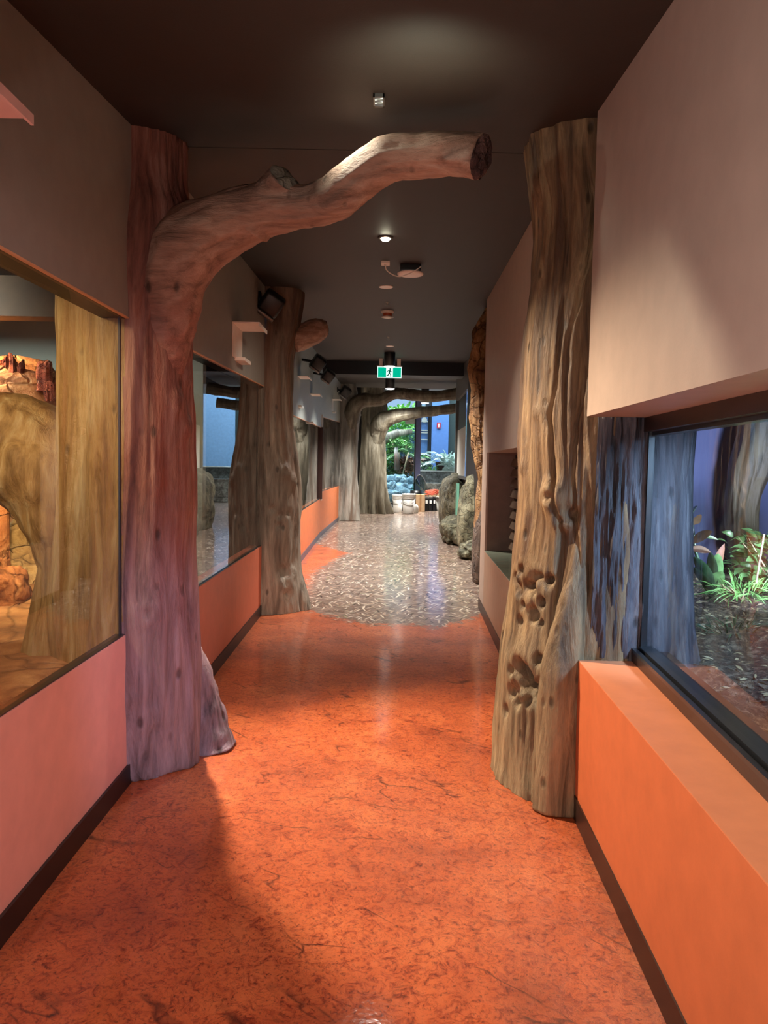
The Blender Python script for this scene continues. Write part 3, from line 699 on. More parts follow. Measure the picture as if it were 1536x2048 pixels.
bm = B(); trunk_mesh(bm, rows, seg=120, nz=120, amp=.022, seed=21, ridge=.01, lobes=9, lobe_amp=.12); mk('trunk', bm, M['barkG2'], t5, True)
limb(t5, 'branch', [(742, 960, 4, 23.9), (746, 910, 12, 23.85), (752, 872, 19, 23.75), (762, 846, 20, 23.6), (785, 834, 14, 23.5), (820, 827, 12, 23.4), (865, 822, 10, 23.3), (930, 815, 10, 23.2)], M['barkG2'], seed=9, amp=.014)

# ================================================================== ROCKS on the right
bm = B(); trunk_mesh(bm, [(0, 1.26, 8.75, .13, .15)]+rows_px([(1052, 962, 1010), (1000, 962, 1010), (960, 957, 1010), (900, 951, 1010), (830, 946, 1010), (760, 941, 1010), (700, 944, 1010), (660, 954, 1010), (612, 972, 1010)], 8.75, 1.1, ), seg=120, nz=150, amp=.055, seed=31, ridge=.02)
tagp(mk('cliff', bm, M['rock_w'], smooth=True), 'ochre rugged rock face running up to the ceiling past the tan wall', 'rock')
bm = B(); rock_mesh(bm, (1.62, 17.0, 0), (.38, 1.0, 1.30), 3, 5, .14)
tagp(mk('boulder', bm, M['rock_g'], smooth=True), 'olive boulder left of the green glass strip, below the white panel', 'rock', 'boulders under the framed panel')
bm = B(); rock_mesh(bm, (1.62, 13.7, 0), (.32, .55, 1.34), 5, 5, .11)
tagp(mk('boulder', bm, M['rock_g'], smooth=True), 'tall dark olive boulder right of the green glass strip', 'rock', 'boulders under the framed panel')
rock('boulder', (1.42, 15.2, 0), (.26, .8, .5), M['rock_g'], 'low olive boulder on the floor in front of the green glass strip', 8, .2, group='boulders under the framed panel')
rock('boulder', (1.50, 12.5, 0), (.24, .35, .28), M['rock_g'], 'smallest olive boulder, low on the floor at the foot of the tall dark one', 12, .22, group='boulders under the framed panel')
rock('root_rock', (1.30, 9.9, 0), (.15, .3, .92), M['rock_b'], 'slim brown rock standing on the leaf floor against the tan wall end', 14, .12)
rock('root_rock', (1.42, 10.6, 0), (.16, .3, 1.46), M['rock_w'], 'small pinkish rock wedged under the ochre rock face', 17, .15)
bm = B(); box(bm, (1.46, 15.45, .3), (1.50, 15.75, 1.16)); tagp(mk('glass_strip', bm, M['green_pane']), 'narrow pale green glass strip upright between two olive boulders', 'glass')

# ================================================================== LEFT EXHIBIT 1
bm = B(); box(bm, (-5.2, 5.5, .3), (-1.3, 5.6, 2.6)); box(bm, (-5.3, -1, .3), (-5.2, 5.6, 2.6)); struct('wall_exhibit', bm, M['exwall'])
bm = B(); box(bm, (-5.2, -1, 2.5), (-1.3, 5.5, 2.6)); struct('ceiling_exhibit', bm, M['exdark'])
bm = B(); box(bm, (-5.2, 4.3, 2.28), (-1.3, 4.45, 2.5)); box(bm, (-5.2, 2.9, 2.36), (-1.3, 3.0, 2.5)); struct('trim_6', bm, M['exbrown'])
bm = B(); gx_ = [-5.2+.0808*i for i in range(50)]; gy_ = [-1+.09*i for i in range(73)]
gv = [[bm.verts.new((x, y_, .53+.06*fbm(Vector((x*1.3, y_*1.3, 4)), 5)+.10*max(0, -x-2)+.05*max(0, y_-3.5))) for x in gx_] for y_ in gy_]
for j in range(len(gy_)-1):
    for i in range(len(gx_)-1): bm.faces.new((gv[j][i], gv[j][i+1], gv[j+1][i+1], gv[j+1][i]))
mk_ = tagp(mk('desert_ground', bm, M['sand'], smooth=True), 'brown sandy ground inside the left window display', 'ground', kind='stuff')
# rock ledge with red stumps
lg = empty('rock_ledge', (-2.5, 4.9, 1.6), 'orange rock ledge high in the left window display, behind the arching limb', 'rock')
def pebble(name, x, y, Y, w, h, mat, parent=None, seed=0, **k):
    p = at(x, y, Y); return p
bm = B(); rock_mesh(bm, (at(30, 800, 4.9).x-.25, 4.95, 1.62), (.62, .42, .50), 41, 5, .10); mk('ledge_block', bm, M['rock_o'], lg, True)
for k, (xl, xr, yt, yb, lab) in enumerate([(4, 19, 716, 757, 'split red stump at the far left on the orange ledge'), (17, 34, 712, 764, 'tallest red stump, cracked, second on the orange ledge'), (34, 49, 727, 764, 'short red stump third along on the orange ledge'), (75, 106, 728, 772, 'wide red stump on the orange ledge beside the trunk'), (86, 114, 764, 792, 'squat red stump low at the right end of the orange ledge')]):
    Y = 4.62
    a = at(xl, yb, Y); b = at(xr, yb, Y); tp = at(xl, yt, Y)
    cx, w_ = (a.x+b.x)/2, (b.x-a.x)/2; h_ = tp.z-a.z
    bm = B(); trunk_mesh(bm, [(a.z-.03, cx, Y, w_*.92, w_*.8), (a.z+h_*.3, cx, Y, w_, w_*.9), (a.z+h_*.75, cx, Y, w_*.95, w_*.85), (a.z+h_, cx, Y, w_*.8, w_*.7)], seg=40, nz=30, amp=.012, seed=50+k*3, ridge=.02, zscale=3)
    for v in bm.verts:
        if v.co.z > a.z+h_*.8: v.co.z += .05*noise.noise(v.co*22)
    tagp(mk('stump_rock', bm, M['rock_red'], smooth=True), lab, 'rock', 'red stumps on the ledge')
# boulders lit yellow under the arch
for k, (x, y, Y, sz, mt, lab) in enumerate([
    (10, 1245, 5.2, (.36, .3, .32), 'rock_s', 'pale sandstone slab on the sand under the arch at the left edge'),
    (70, 1150, 5.3, (.26, .2, .55), 'rock_s', 'cracked yellow sandstone boulder beside the inner trunk'),
    (40, 1050, 5.35, (.34, .12, .9), 'rock_o', 'tall ochre rock block at the back of the display under the arch'),
    (12, 1190, 4.7, (.15, .15, .28), 'rock_o', 'rounded brown rock in front of the ochre block at the left edge')]):
    p = at(x, y, Y); rock('display_rock', (p.x, p.y, .55), sz, M[mt], lab, 60+k, .16)
bm = B(); p = at(-4, 1000, 4.9); trunk_mesh(bm, [(.6, p.x-.05, 4.9, .11, .1), (1.0, p.x-.02, 4.9, .08, .08), (1.6, p.x-.08, 4.95, .12, .1)], 48, 40, .015, 5)
tagp(mk('root_pillar', bm, M['rock_o'], smooth=True), 'dark ochre root pillar under the arch at the left edge of the display', 'root')
# dark boxes behind the other left windows
bm = B(); box(bm, (-2.9, 5.62, .3), (-2.8, 21, 2.7)); box(bm, (-2.8, 5.62, 2.6), (-1.4, 21, 2.7)); box(bm, (-2.8, 5.62, .3), (-1.4, 21, .5)); box(bm, (-2.9, 20.95, .3), (-1.35, 21, 2.7)); struct('wall_exhibit_dark', bm, M['exdark'])
bm = B(); box(bm, (-2.8, 7.9, .3), (-1.35, 8.0, 2.7)); struct('wall_exhibit_divider', bm, M['exdark'])

# ================================================================== RIGHT EXHIBIT (blue night display)
bm = B(); box(bm, (1.2, 5.5, .3), (5.5, 5.6, 2.6)); box(bm, (5.5, -1.6, .3), (5.6, 5.6, 2.6)); struct('wall_exhibit_blue', bm, M['exblue'])
bm = B(); box(bm, (1.52, -1.6, 2.3), (5.5, 5.5, 2.4)); box(bm, (1.25, 5.05, 1.94), (5.5, 5.12, 2.4)); struct('ceiling_exhibit_blue', bm, M['exdark'])
bm = B(); gx_ = [1.12+.07*i for i in range(63)]; gy_ = [-1.6+.08*i for i in range(89)]
gv = [[bm.verts.new((x, y_, .50+.05*fbm(Vector((x*2.3, y_*2.3, 9)), 5)+.02*noise.noise(Vector((x*20, y_*20, 0)))+.10*max(0, y_-2.6)+.04*max(0, x-1.2))) for x in gx_] for y_ in gy_]
for j in range(len(gy_)-1):
    for i in range(len(gx_)-1): bm.faces.new((gv[j][i], gv[j][i+1], gv[j+1][i+1], gv[j+1][i]))
tagp(mk('mulch_ground', bm, M['mulch'], smooth=True), 'dark leafy mulch inside the blue window display', 'ground', kind='stuff')
def leaf(bm, base, direc, length, width, droop=.3, fold=.15, twist=0, n=9):
    d = Vector(direc).normalized(); side = d.cross(Vector((0, 0, 1)))
    if side.length < .05: side = Vector((1, 0, 0))
    side.normalize(); side = Matrix.Rotation(twist, 3, d) @ side
    up = side.cross(d); prev = None
    for i in range(n):
        t = i/(n-1); w_ = width*math.sin(PI*min(1, t*.92+.08))**.7*(1 if t < 1 else 0)
        c = Vector(base)+d*length*t+Vector((0, 0, -droop*length*t*t))
        row = [bm.verts.new(c+side*w_*.5+up*fold*w_), bm.verts.new(c), bm.verts.new(c-side*w_*.5+up*fold*w_)]
        if prev:
            bm.faces.new((prev[0], prev[1], row[1], row[0])); bm.faces.new((prev[1], prev[2], row[2], row[1]))
        prev = row
# broad-leaf plant
pb = flo(1398, 1175, .80); pl = empty('broadleaf_plant', (1.98, 4.6, .74), 'broad-leaved plant with brown and green blades beside the blue-lit trunk in the right window', 'plant')
base = Vector((1.98, 4.6, .74))
tips = [((1440, 1085), 'leaf', .10), ((1448, 1130), 'leaf', .10), ((1382, 1095), 'leaf_d', .10), ((1420, 1080), 'leaf_d', .08), ((1372, 1120), 'leaf_d', .09), ((1455, 1060), 'leaf_b', .07), ((1410, 1190), 'leaf_d', .06)]
for (tx, ty), mt, w_ in tips:
    tp = at(tx, ty, 4.5); d = tp-base
    bm = B(); leaf(bm, base, d+Vector((0, 0, d.length*.25)), d.length*1.03, w_, .22, .2, random.uniform(-.5, .5)); mk('blade', bm, M[mt], pl, True)
for (ax, ay), (tx, ty), mt, w_ in [((1385, 1085), (1425, 1060), 'leaf_b', .08), ((1380, 1045), (1400, 1045), 'leaf_b', .16), ((1378, 1040), (1395, 1010), 'leaf', .1), ((1398, 1070), (1437, 1078), 'leaf', .04), ((1380, 1098), (1422, 1103), 'leaf_b', .08)]:
    a_ = at(ax, ay, 4.55); b_ = at(tx, ty, 4.5); d = b_-a_
    bm = B(); leaf(bm, a_, d, d.length, w_, .05, .1, random.uniform(.4, 1.1)); mk('blade', bm, M[mt], pl, True)
bm = B(); tube(bm, [base, at(1390, 1100, 4.58), at(1384, 1045, 4.57), at(1384, 1015, 4.55)], [.012, .01, .008, .004], 8); mk('stem', bm, M['leaf_d'], pl, True)
def bush(name, c, rad, h, n, mat, label, seed, w_=.03, l_=.10, cat='plant', group=None):
    rr = random.Random(seed); r_ = empty(name, c, label, cat, group)
    bm = B()
    for k in range(n):
        a = rr.uniform(0, 2*PI); e = rr.uniform(.1, 1.3); q = Vector((math.cos(a)*rad*rr.random(), math.sin(a)*rad*rr.random(), h*rr.random()))
        leaf(bm, Vector(c)+q, (math.cos(a)*math.cos(e), math.sin(a)*math.cos(e), math.sin(e)), l_*rr.uniform(.6, 1.3), w_*rr.uniform(.7, 1.2), .4, .15, rr.uniform(-1, 1), 5)
    mk('foliage', bm, mat, r_, True)
    bm = B()
    for k in range(5):
        a = rr.uniform(0, 2*PI); tube(bm, [Vector(c), Vector(c)+Vector((math.cos(a)*rad*.4, math.sin(a)*rad*.4, h*.5)), Vector(c)+Vector((math.cos(a)*rad*.8, math.sin(a)*rad*.8, h))], [.006, .005, .002], 6)
    mk('stem', bm, M['stem'], r_, True)
    return r_
bush('leafy_shrub', (2.42, 4.7, .80), .32, .30, 230, M['leaf'], 'bright leafy shrub at the right edge of the blue display', 11, .05, .11)
bush('grass_tuft', (1.85, 4.0, .62), .16, .05, 90, M['leaf_d'], 'low green tuft on the mulch beside the foot of the blue-lit trunk', 12, .008, .16)
bush('grass_tuft', (2.12, 4.5, .74), .18, .10, 150, M['leaf_l'], 'yellowish tuft of thin blades between the broad-leaved plant and the shrub', 13, .008, .16)
bm = B(); tube(bm, [at(1512, 1165, 4.4), at(1528, 1068, 4.4)], .006, 8); tagp(mk('plant_stake', bm, M['stem']), 'thin straight stick poking up through the leafy shrub', 'stick')
bm = B(); trunk_mesh(bm, [(.7, 2.52, 5.2, .12, .11), (1.2, 2.45, 5.2, .11, .1), (1.6, 2.5, 5.2, .13, .12), (2.3, 2.62, 5.2, .16, .14)], 60, 80, .03, 71, .012)
tagp(mk('slender_tree', bm, M['barkG2'], smooth=True), 'slim pale trunk standing against the blue back wall of the right window', 'tree trunk')
rr = random.Random(5)
mul = B()
for k in range(900):
    x = rr.uniform(1.3, 2.8); y_ = rr.uniform(3.0, 5.0); a = rr.uniform(0, 2*PI)
    z = .50+.10*max(0, y_-2.6)+.04*max(0, x-1.2)+.04
    leaf(mul, (x, y_, z), (math.cos(a), math.sin(a), rr.uniform(-.1, .4)), rr.uniform(.02, .06), rr.uniform(.005, .015), .1, .1, rr.uniform(-1, 1), 3)
tagp(mk('leaf_litter', mul, M['stem']), 'scattered dry leaf litter on the mulch of the blue display', 'leaves', kind='stuff')

# ================================================================== CEILING FITTINGS
def ceil_p(px, py):
    d = ray(px, py); y_ = 3.0
    for _ in range(40): y_ = (cz(y_)-EYE)/(d.z/d.y)
    return at(px, py, y_)
def ceil_p(px, py):
    d = ray(px, py); k = d.z/d.y
    ya = (2.60-EYE)/(k-.112)
    if ya > 3.86: ya = (3.032-.048*3.86-EYE)/(k-.048)
    return at(px, py, ya)
# louvred downlight
p = ceil_p(758, 195)
e = empty('recessed_downlight', p, 'small square louvred downlight lit on the dark ceiling above the long limb', 'ceiling light')
s_ = .022
bm = B()
for (ax, ay, bx_, by_) in ((-s_, -.045, s_, -.038), (-s_, .038, s_, .045), (-s_, -.045, -s_+.006, .045), (s_-.006, -.045, s_, .045)): box(bm, (p.x+ax, p.y+ay, p.z-.018), (p.x+bx_, p.y+by_, p.z+.004))
mk('frame', bm, M['tin'], e)
bm = B(); box(bm, (p.x-s_+.005, p.y-.04, p.z-.008), (p.x+s_-.005, p.y+.04, p.z-.004)); mk('lamp', bm, emis('louvre_glow', (255, 250, 230), 2.2), e)
for k in range(5):
    bm = B(); obox(bm, (p.x, p.y-.03+k*.015, p.z-.013), (s_*1.8, .004, .007), (.5, 0, .25 if k % 2 else -.25)); mk('louvre', bm, M['tin'], e)
# bright bulb
p = ceil_p(771, 474)
e = empty('ceiling_spotlight', p, 'round ceiling spotlight burning brightest, nearest beyond the long limb', 'ceiling light')
bm = B(); lathe(bm, p, [(.05, .003), (.055, -.004), (.045, -.012), (.032, -.012)], 32, cap=False); mk('rim', bm, M['tin'], e, True)
bm = B(); lathe(bm, p, [(.03, .0), (.034, -.012), (.026, -.024), (.008, -.03)], 24); mk('bulb', bm, emis('bulb_glow', (255, 248, 214), 60), e, True)
SP1 = p.copy()
# socket, access point and cable
p = ceil_p(771, 524)
e = empty('ceiling_socket', p, 'small cream socket plate on the ceiling, plugged with a curling cable', 'socket')
bm = B(); box(bm, (p.x-.035, p.y-.05, p.z-.02), (p.x+.035, p.y+.05, p.z+.001), .004); mk('plate', bm, M['cream'], e)
bm = B(); lathe(bm, p+Vector((0, 0, -.03)), [(.010, 0), (.012, .012)], 16); mk('plug', bm, M['white'], e, True)
q = ceil_p(821, 532)
e = empty('wireless_access_point', q, 'rounded cream access point on a black mount on the ceiling', 'access point')
bm = B(); box(bm, (q.x-.085, q.y-.08, q.z-.055), (q.x+.085, q.y+.08, q.z+.001), .01); mk('mount', bm, M['blackp'], e)
bm = B(); t = bmesh.new()
lathe(bm, q+Vector((0, 0, -.075)), [(.085, 0), (.108, .004), (.112, .012), (.095, .022)], 40)
mk('housing', bm, M['cream'], e, True)
pts = [p+Vector((0, 0, -.03))]+[at(x_, y_, p.y-.02) for x_, y_ in ((773, 540), (783, 548), (798, 553), (815, 549), (832, 540), (842, 533))]
bm = B(); tube(bm, [s_[:3] for s_ in spline([tuple(v) for v in pts], 40)], .0045, 8); tagp(mk('network_cable', bm, M['cream'], smooth=True), 'thin pale cable hanging in a loop from socket to access point', 'cable')
for (px, py, r_, lab) in ((772, 573, .068, 'round cream cover plate flush on the ceiling, nearer one'), (780, 692, .068, 'round cream cover plate flush on the ceiling, farther one near the exit sign')):
    p = ceil_p(px, py); bm = B(); lathe(bm, p+Vector((0, 0, -.008)), [(r_*.97, 0), (r_, .003), (r_, .009)], 40); tagp(mk('cover_plate', bm, M['cream'], smooth=False), lab, 'cover plate')
p = ceil_p(775, 622)
e = empty('smoke_detector', p, 'cream smoke detector with an orange band on the ceiling', 'smoke detector')
bm = B(); lathe(bm, p, [(.075, 0), (.075, -.02), (.055, -.03)], 36, cap=False); mk('base', bm, M['cream'], e, True)
bm = B(); lathe(bm, p, [(.055, -.03), (.05, -.065)], 36, cap=False); mk('sensor_band', bm, M['orangep'], e, True)
bm = B(); lathe(bm, p, [(.03, -.062), (.068, -.066), (.075, -.072), (.03, -.084)], 36); mk('rim', bm, M['white'], e, True)
for (px, py, lab) in ((775, 605, 'tiny white sprinkler head just nearer than the smoke detector'), (777, 674, 'tiny white sprinkler head just beyond the smoke detector')):
    p = ceil_p(px, py); e = empty('sprinkler_head', p, lab, 'sprinkler')
    bm = B(); lathe(bm, p, [(.02, 0), (.02, -.004), (.008, -.006), (.007, -.02)], 20); mk('collar', bm, M['white'], e, True)
    bm = B(); lathe(bm, p+Vector((0, 0, -.028)), [(.016, 0), (.004, .008)], 20); mk('deflector', bm, M['white'], e, True)
def cyl_light(px, pytop, pybot, Y, wpx, label, power=None, zc=None):
    b_ = at(px, pybot, Y); r_ = wpx*Y/FPX/2; zt = zc
    e = empty('cylinder_downlight', (b_.x, Y, zt), label, 'ceiling light')
    bm = B(); lathe(bm, (b_.x, Y, 0), [(r_, zt), (r_, b_.z+.02), (r_*.93, b_.z+.02), (r_*.93, zt-.02)], 40, cap=False); mk('shade', bm, M['blackp'], e, True)
    bm = B(); lathe(bm, (b_.x, Y, b_.z+.0), [(r_*.55, 0), (r_*.95, .012), (r_*.92, .05)], 40); mk('lamp', bm, M['lampglow2'], e, True)
    return Vector((b_.x, Y, b_.z))
cl1 = cyl_light(779, 712, 735, 14.0, 22, 'black cylinder downlight glowing just in front of the green exit sign', zc=cz(14))
cl2 = cyl_light(780, 765, 779, 18.5, 19, 'black cylinder downlight below the exit sign, beyond the black beam', zc=3.62)
cl3 = cyl_light(804, 790, 797, 22.6, 22, 'cylinder downlight half hidden by the far arching limb', zc=4.1)
cl4 = cyl_light(850, 798, 807, 24.6, 16, 'small bright downlight between the two far arching limbs', zc=4.1)
# exit sign
Y = 15.2; a_ = at(755, 733, Y); b_ = at(803, 756, Y)
e = empty('exit_sign', ((a_.x+b_.x)/2, Y, b_.z), 'green and white illuminated exit sign with a running figure hung from the ceiling', 'exit sign')
zt = a_.z; zb = b_.z; xa, xb = a_.x, b_.x; wd = xb-xa
bm = B(); box(bm, (xa, Y+.002, zb), (xb, Y+.03, zt)); mk('light_panel', bm, M['exit_w'], e)
bm = B(); box(bm, (xa+.012, Y, zb+.012), (xa+wd*.36, Y+.004, zt-.012)); mk('green_field', bm, M['exit_g'], e)
bm = B(); box(bm, (xa+wd*.64, Y, zb+.012), (xb-.012, Y+.004, zt-.012)); mk('green_field', bm, M['exit_g'], e)
bm = B(); box(bm, (xa-.01, Y-.005, zt), (xb+.01, Y+.04, zt+.02)); mk('top_rail', bm, M['white'], e)
for x_ in (xa+.03, xb-.09):
    bm = B(); box(bm, (x_, Y, zt+.02), (x_+.07, Y+.03, cz(Y))); mk('bracket', bm, M['cream'], e)
bm = B(); mx = xa+wd*.5; hh = zt-zb; u = hh/10
def strokef(x1, z1, x2, z2, w_):
    d = Vector((x2-x1, 0, z2-z1)); n_ = Vector((-d.z, 0, d.x)).normalized()*w_/2
    P = [Vector((mx+x1*u, Y-.001, zb+z1*u)), Vector((mx+x2*u, Y-.001, zb+z2*u))]; n_ *= u
    hexa(bm, [P[0]-n_, P[0]+n_, P[1]+n_, P[1]-n_], [v+Vector((0, .004, 0)) for v in (P[0]-n_, P[0]+n_, P[1]+n_, P[1]-n_)])
lathe(bm, (mx+.6*u, Y+.001, zb+8*u), [(.8*u, -.002), (.8*u, .002)], 16, rot=Matrix.Rotation(PI/2, 3, 'X'))
strokef(.4, 7, -.3, 4.2, 1.4); strokef(-.3, 4.3, 1.2, 3.0, .9); strokef(1.2, 3.0, .9, 1.2, .8); strokef(-.3, 4.3, -1.2, 2.3, .9); strokef(-1.2, 2.3, -2.7, 2.0, .8); strokef(.3, 6.8, 2.0, 5.2, .7); strokef(.2, 6.8, -1.6, 6.2, .7); strokef(-1.6, 6.2, -2.0, 5.0, .6)
mk('running_figure', bm, M['exit_d'], e)

# ================================================================== LEFT WALL FITTINGS
def bracket(y0, y1, zt, zl, reach, mat, label, lip=.08, group='sign brackets on the left wall'):
    x0 = lx((y0+y1)/2)
    e = empty('sign_bracket', (x0, (y0+y1)/2, zl), label, 'bracket', group)
    bm = B(); slab(bm, lx(y0)+.001, y0, lx(y1)+.001, y1, zl, zt, zl, zt, .008); mk('back_plate', bm, mat, e)
    bm = B(); box(bm, (x0, y0, zt), (x0+reach, y1, zt+.01)); box(bm, (x0+reach-.008, y0, zt-.018), (x0+reach, y1, zt)); mk('shelf', bm, mat, e)
    bm = B(); box(bm, (x0, y0+(y1-y0)*.3, zl-.02), (x0+lip, y1, zl+.008), .003); mk('lower_lip', bm, mat, e)
    return e
bracket(1.70, 2.14, 2.415, 2.19, .19, M['pink'], 'pink bracket shelf high on the taupe wall nearest the camera')
bracket(5.95, 6.34, 2.56, 2.31, .21, M['cream'], 'pale bracket with a shelf on the taupe wall between the two left trunks')
bracket(10.9, 11.3, 2.72, 2.32, .19, M['white'], 'white bracket first along the pale grey wall past the second trunk')
bracket(13.0, 13.4, 2.66, 2.20, .2, M['white'], 'white bracket in the middle of the pale grey wall')
bracket(18.0, 18.4, 3.0, 2.72, .2, M['white'], 'white bracket on the short panel beside the pale far trunk')
bracket(21.6, 22.0, 2.9, 2.4, .5, M['white'], 'small white bracket seen between the two far trunks', group='sign brackets on the left wall')
def boxspeaker(px, py, Y, size, label):
    c = at(px, py, Y); x0 = lx(Y)
    e = empty('wall_speaker', c, label, 'speaker', 'black speakers along the left wall')
    rot = (math.radians(25), math.radians(32), math.radians(20))
    from mathutils import Euler
    Rm = Euler(rot).to_matrix()
    bm = B(); obox(bm, c, (size, size, size*1.0), rot, size*.16); mk('body', bm, M['blackp'], e, True)
    f = c+Rm @ Vector((0, 0, -size*.55)); bm = B(); obox(bm, f, (size*.96, size*.96, size*.22), rot, size*.08); mk('grille', bm, M['tin'], e, True)
    bm = B(); tube(bm, [c, Vector((x0+.02, c.y, c.z+.04))], .02, 12); box(bm, (x0, c.y-.05, c.z-.02), (x0+.02, c.y+.05, c.z+.1)); mk('mount', bm, M['blackp'], e, True)
boxspeaker(543, 607, 7.25, .20, 'large black box speaker high on the brown trunk, nearest the camera')
boxspeaker(637, 725, 11.5, .19, 'black speaker above the pale wall, second from the camera')
boxspeaker(657, 751, 13.6, .19, 'black speaker above the pale wall, third from the camera')
boxspeaker(691, 783, 19.5, .24, 'black speaker farthest away, at the top of the pale far trunk')

# ================================================================== FAR WINDOW AND GARDEN
GW = 29.6
w = empty('window_7', (2.5, GW, 0), kind='structure')
bm = B(); bm.faces.new([bm.verts.new(v) for v in ((-1.3, GW, .05), (6.4, GW, .05), (6.4, GW, 4.1), (-1.3, GW, 4.1))]); mk('pane', bm, M['glass_f'], w)
pa, pb_ = at(829, 1000, GW).x, at(839, 1000, GW).x
bm = B(); box(bm, (pa, GW-.12, .0), (pb_, GW+.05, 4.1)); mk('mullion', bm, M['post'], w)
for x_ in (4.2, 6.3): bm = B(); box(bm, (x_, GW-.06, .0), (x_+.1, GW+.05, 4.1)); mk('mullion', bm, M['frame'], w)
bm = B(); box(bm, (at(829, 1000, GW).x-.05, GW-.1, .0), (pa, GW+.05, 4.1)); mk('mullion', bm, M['frame'], w)
a_ = at(811, 832, GW); b_ = at(829, 848, GW)
bm = B(); box(bm, (a_.x, GW-.08, b_.z), (pa-.05, GW+.02, a_.z+.1)); mk('header_box', bm, M['panelw'], w)
bm = B(); box(bm, (-1.3, GW-.05, 0), (6.4, GW+.05, .06)); mk('sill', bm, M['frame'], w)
# outdoor ground
bm = B(); gx_ = [-12+.5*i for i in range(64)]; gy_ = [29.7+.4*i for i in range(45)]
gv = [[bm.verts.new((x, y_, -.05+.25*fbm(Vector((x*.5, y_*.5, 2)), 5)+.12*(y_-29.7)*(1 if y_ < 36 else .6)*.5)) for x in gx_] for y_ in gy_]
for j in range(len(gy_)-1):
    for i in range(len(gx_)-1): bm.faces.new((gv[j][i], gv[j][i+1], gv[j+1][i+1], gv[j+1][i]))
tagp(mk('garden_ground', bm, M['soil'], smooth=True), 'planted ground outside beyond the far window', 'ground', kind='stuff')
for k in range(14):
    rr = random.Random(100+k); px = 778+k*4.0+rr.uniform(-4, 4); 
    p = at(px, 985-(k % 3)*14, 30.4+(k % 3)*.8)
    rock('pond_rock', (p.x, p.y, p.z-.35), (rr.uniform(.2, .38), rr.uniform(.2, .35), rr.uniform(.3, .55)), M['pondstone'],
         ['blue-grey wet rock low behind the far glass, left of the post', 'blue-grey wet rock in the middle tier behind the far glass', 'blue-grey wet rock highest in the heap behind the far glass'][k % 3], 200+k, .25, sub=3, group=['low rocks behind the far glass', 'middle rocks behind the far glass', 'upper rocks behind the far glass'][k % 3])
# fence, building, board
bm = B()
for k in range(44): box(bm, (-2.5+k*.14, 37+(.03 if k % 2 else 0), .6), (-2.5+k*.14+.13, 37.06, 3.3-.2*0))
tagp(mk('corrugated_fence', bm, M['corr']), 'blue corrugated fence behind the garden, left of the far post', 'fence')
bd = empty('blue_building', (5, 34, 0), 'blue building wall with a small red sign beyond the far window', 'building')
a_ = at(864, 832, 34); b_ = at(896, 915, 34)
bm = B(); box(bm, (a_.x, 34, 0), (b_.x, 34.3, 6)); mk('wall', bm, M['bluewall'], bd)
bm = B(); box(bm, (b_.x+.95, 34.1, 0), (b_.x+9, 34.5, 6)); mk('wall', bm, paint('blue_building_pale', (150, 190, 230), .6), bd)
bm = B(); box(bm, (b_.x, 34.1, 0), (b_.x+.95, 34.5, 6)); mk('dark_doorway', bm, paint('doorway_green_black', (40, 54, 52), .7), bd)
bm = B(); box(bm, (a_.x-.28, 34.1, 0), (a_.x, 34.4, 6)); mk('dark_post', bm, M['frame'], bd)
sg = empty('warning_sign', at(878, 850, 33.95), 'small red sign with a white centre fixed to the blue building', 'sign')
a_ = at(874, 845, 33.96); b_ = at(881, 857, 33.96)
bm = B(); box(bm, (a_.x, 33.95, b_.z), (b_.x, 33.98, a_.z)); mk('plate', bm, M['red'], sg)
bm = B(); box(bm, (a_.x+(b_.x-a_.x)*.35, 33.94, b_.z+.05), (b_.x-(b_.x-a_.x)*.35, 33.96, a_.z-.05)); mk('symbol', bm, M['white'], sg)
nb = empty('notice_board', at(850, 870, 31.5), 'tall blue framed notice board right of the violet post', 'board')
a_ = at(841, 834, 31.5); b_ = at(857, 909, 31.5)
bm = B(); box(bm, (a_.x, 31.5, b_.z), (b_.x, 31.6, a_.z+.3)); mk('board', bm, paint('board_blue', (96, 132, 186), .4), nb)
for f_ in (.12, .36, .42, .6, .97):
    zz = a_.z-(a_.z-b_.z)*f_; bm = B(); box(bm, (a_.x, 31.46, zz-.02), (b_.x-.05, 31.5, zz+.02)); mk('rail', bm, M['panelw'], nb)
bm = B(); box(bm, (b_.x-.05, 31.44, b_.z), (b_.x+.03, 31.6, a_.z+.3)); mk('frame', bm, M['frame'], nb)
lathe_b = B(); lathe(lathe_b, ((a_.x+b_.x)/2-.02, 31.49, a_.z-.12), [(.11, 0), (.11, .012)], 28, rot=Matrix.Rotation(PI/2, 3, 'X')); mk('emblem', lathe_b, M['panelw'], nb)
# planter wall and kerb
bm = B(); a_ = at(838, 941, 30.6); b_ = at(905, 958, 30.6); box(bm, (a_.x, 30.5, 0), (b_.x+2.5, 31.2, a_.z-.05), .03)
pw = empty('planter_wall', ((a_.x+b_.x)/2, 30.5, 0), 'stone planter wall with a pale coping beyond the far window', 'planter'); mk('wall', bm, M['wstone'], pw)
bm = B(); box(bm, (a_.x-.05, 30.42, a_.z-.05), (b_.x+2.5, 31.25, a_.z+.01), .02); mk('coping', bm, M['panelw'], pw)
bm = B(); p1 = at(848, 960, 29.0); box(bm, (p1.x, 28.8, 0), (6.3, 29.3, .86), .03); tagp(mk('stone_bench', bm, M['wstone']), 'low pale stone kerb along the foot of the far window', 'kerb')
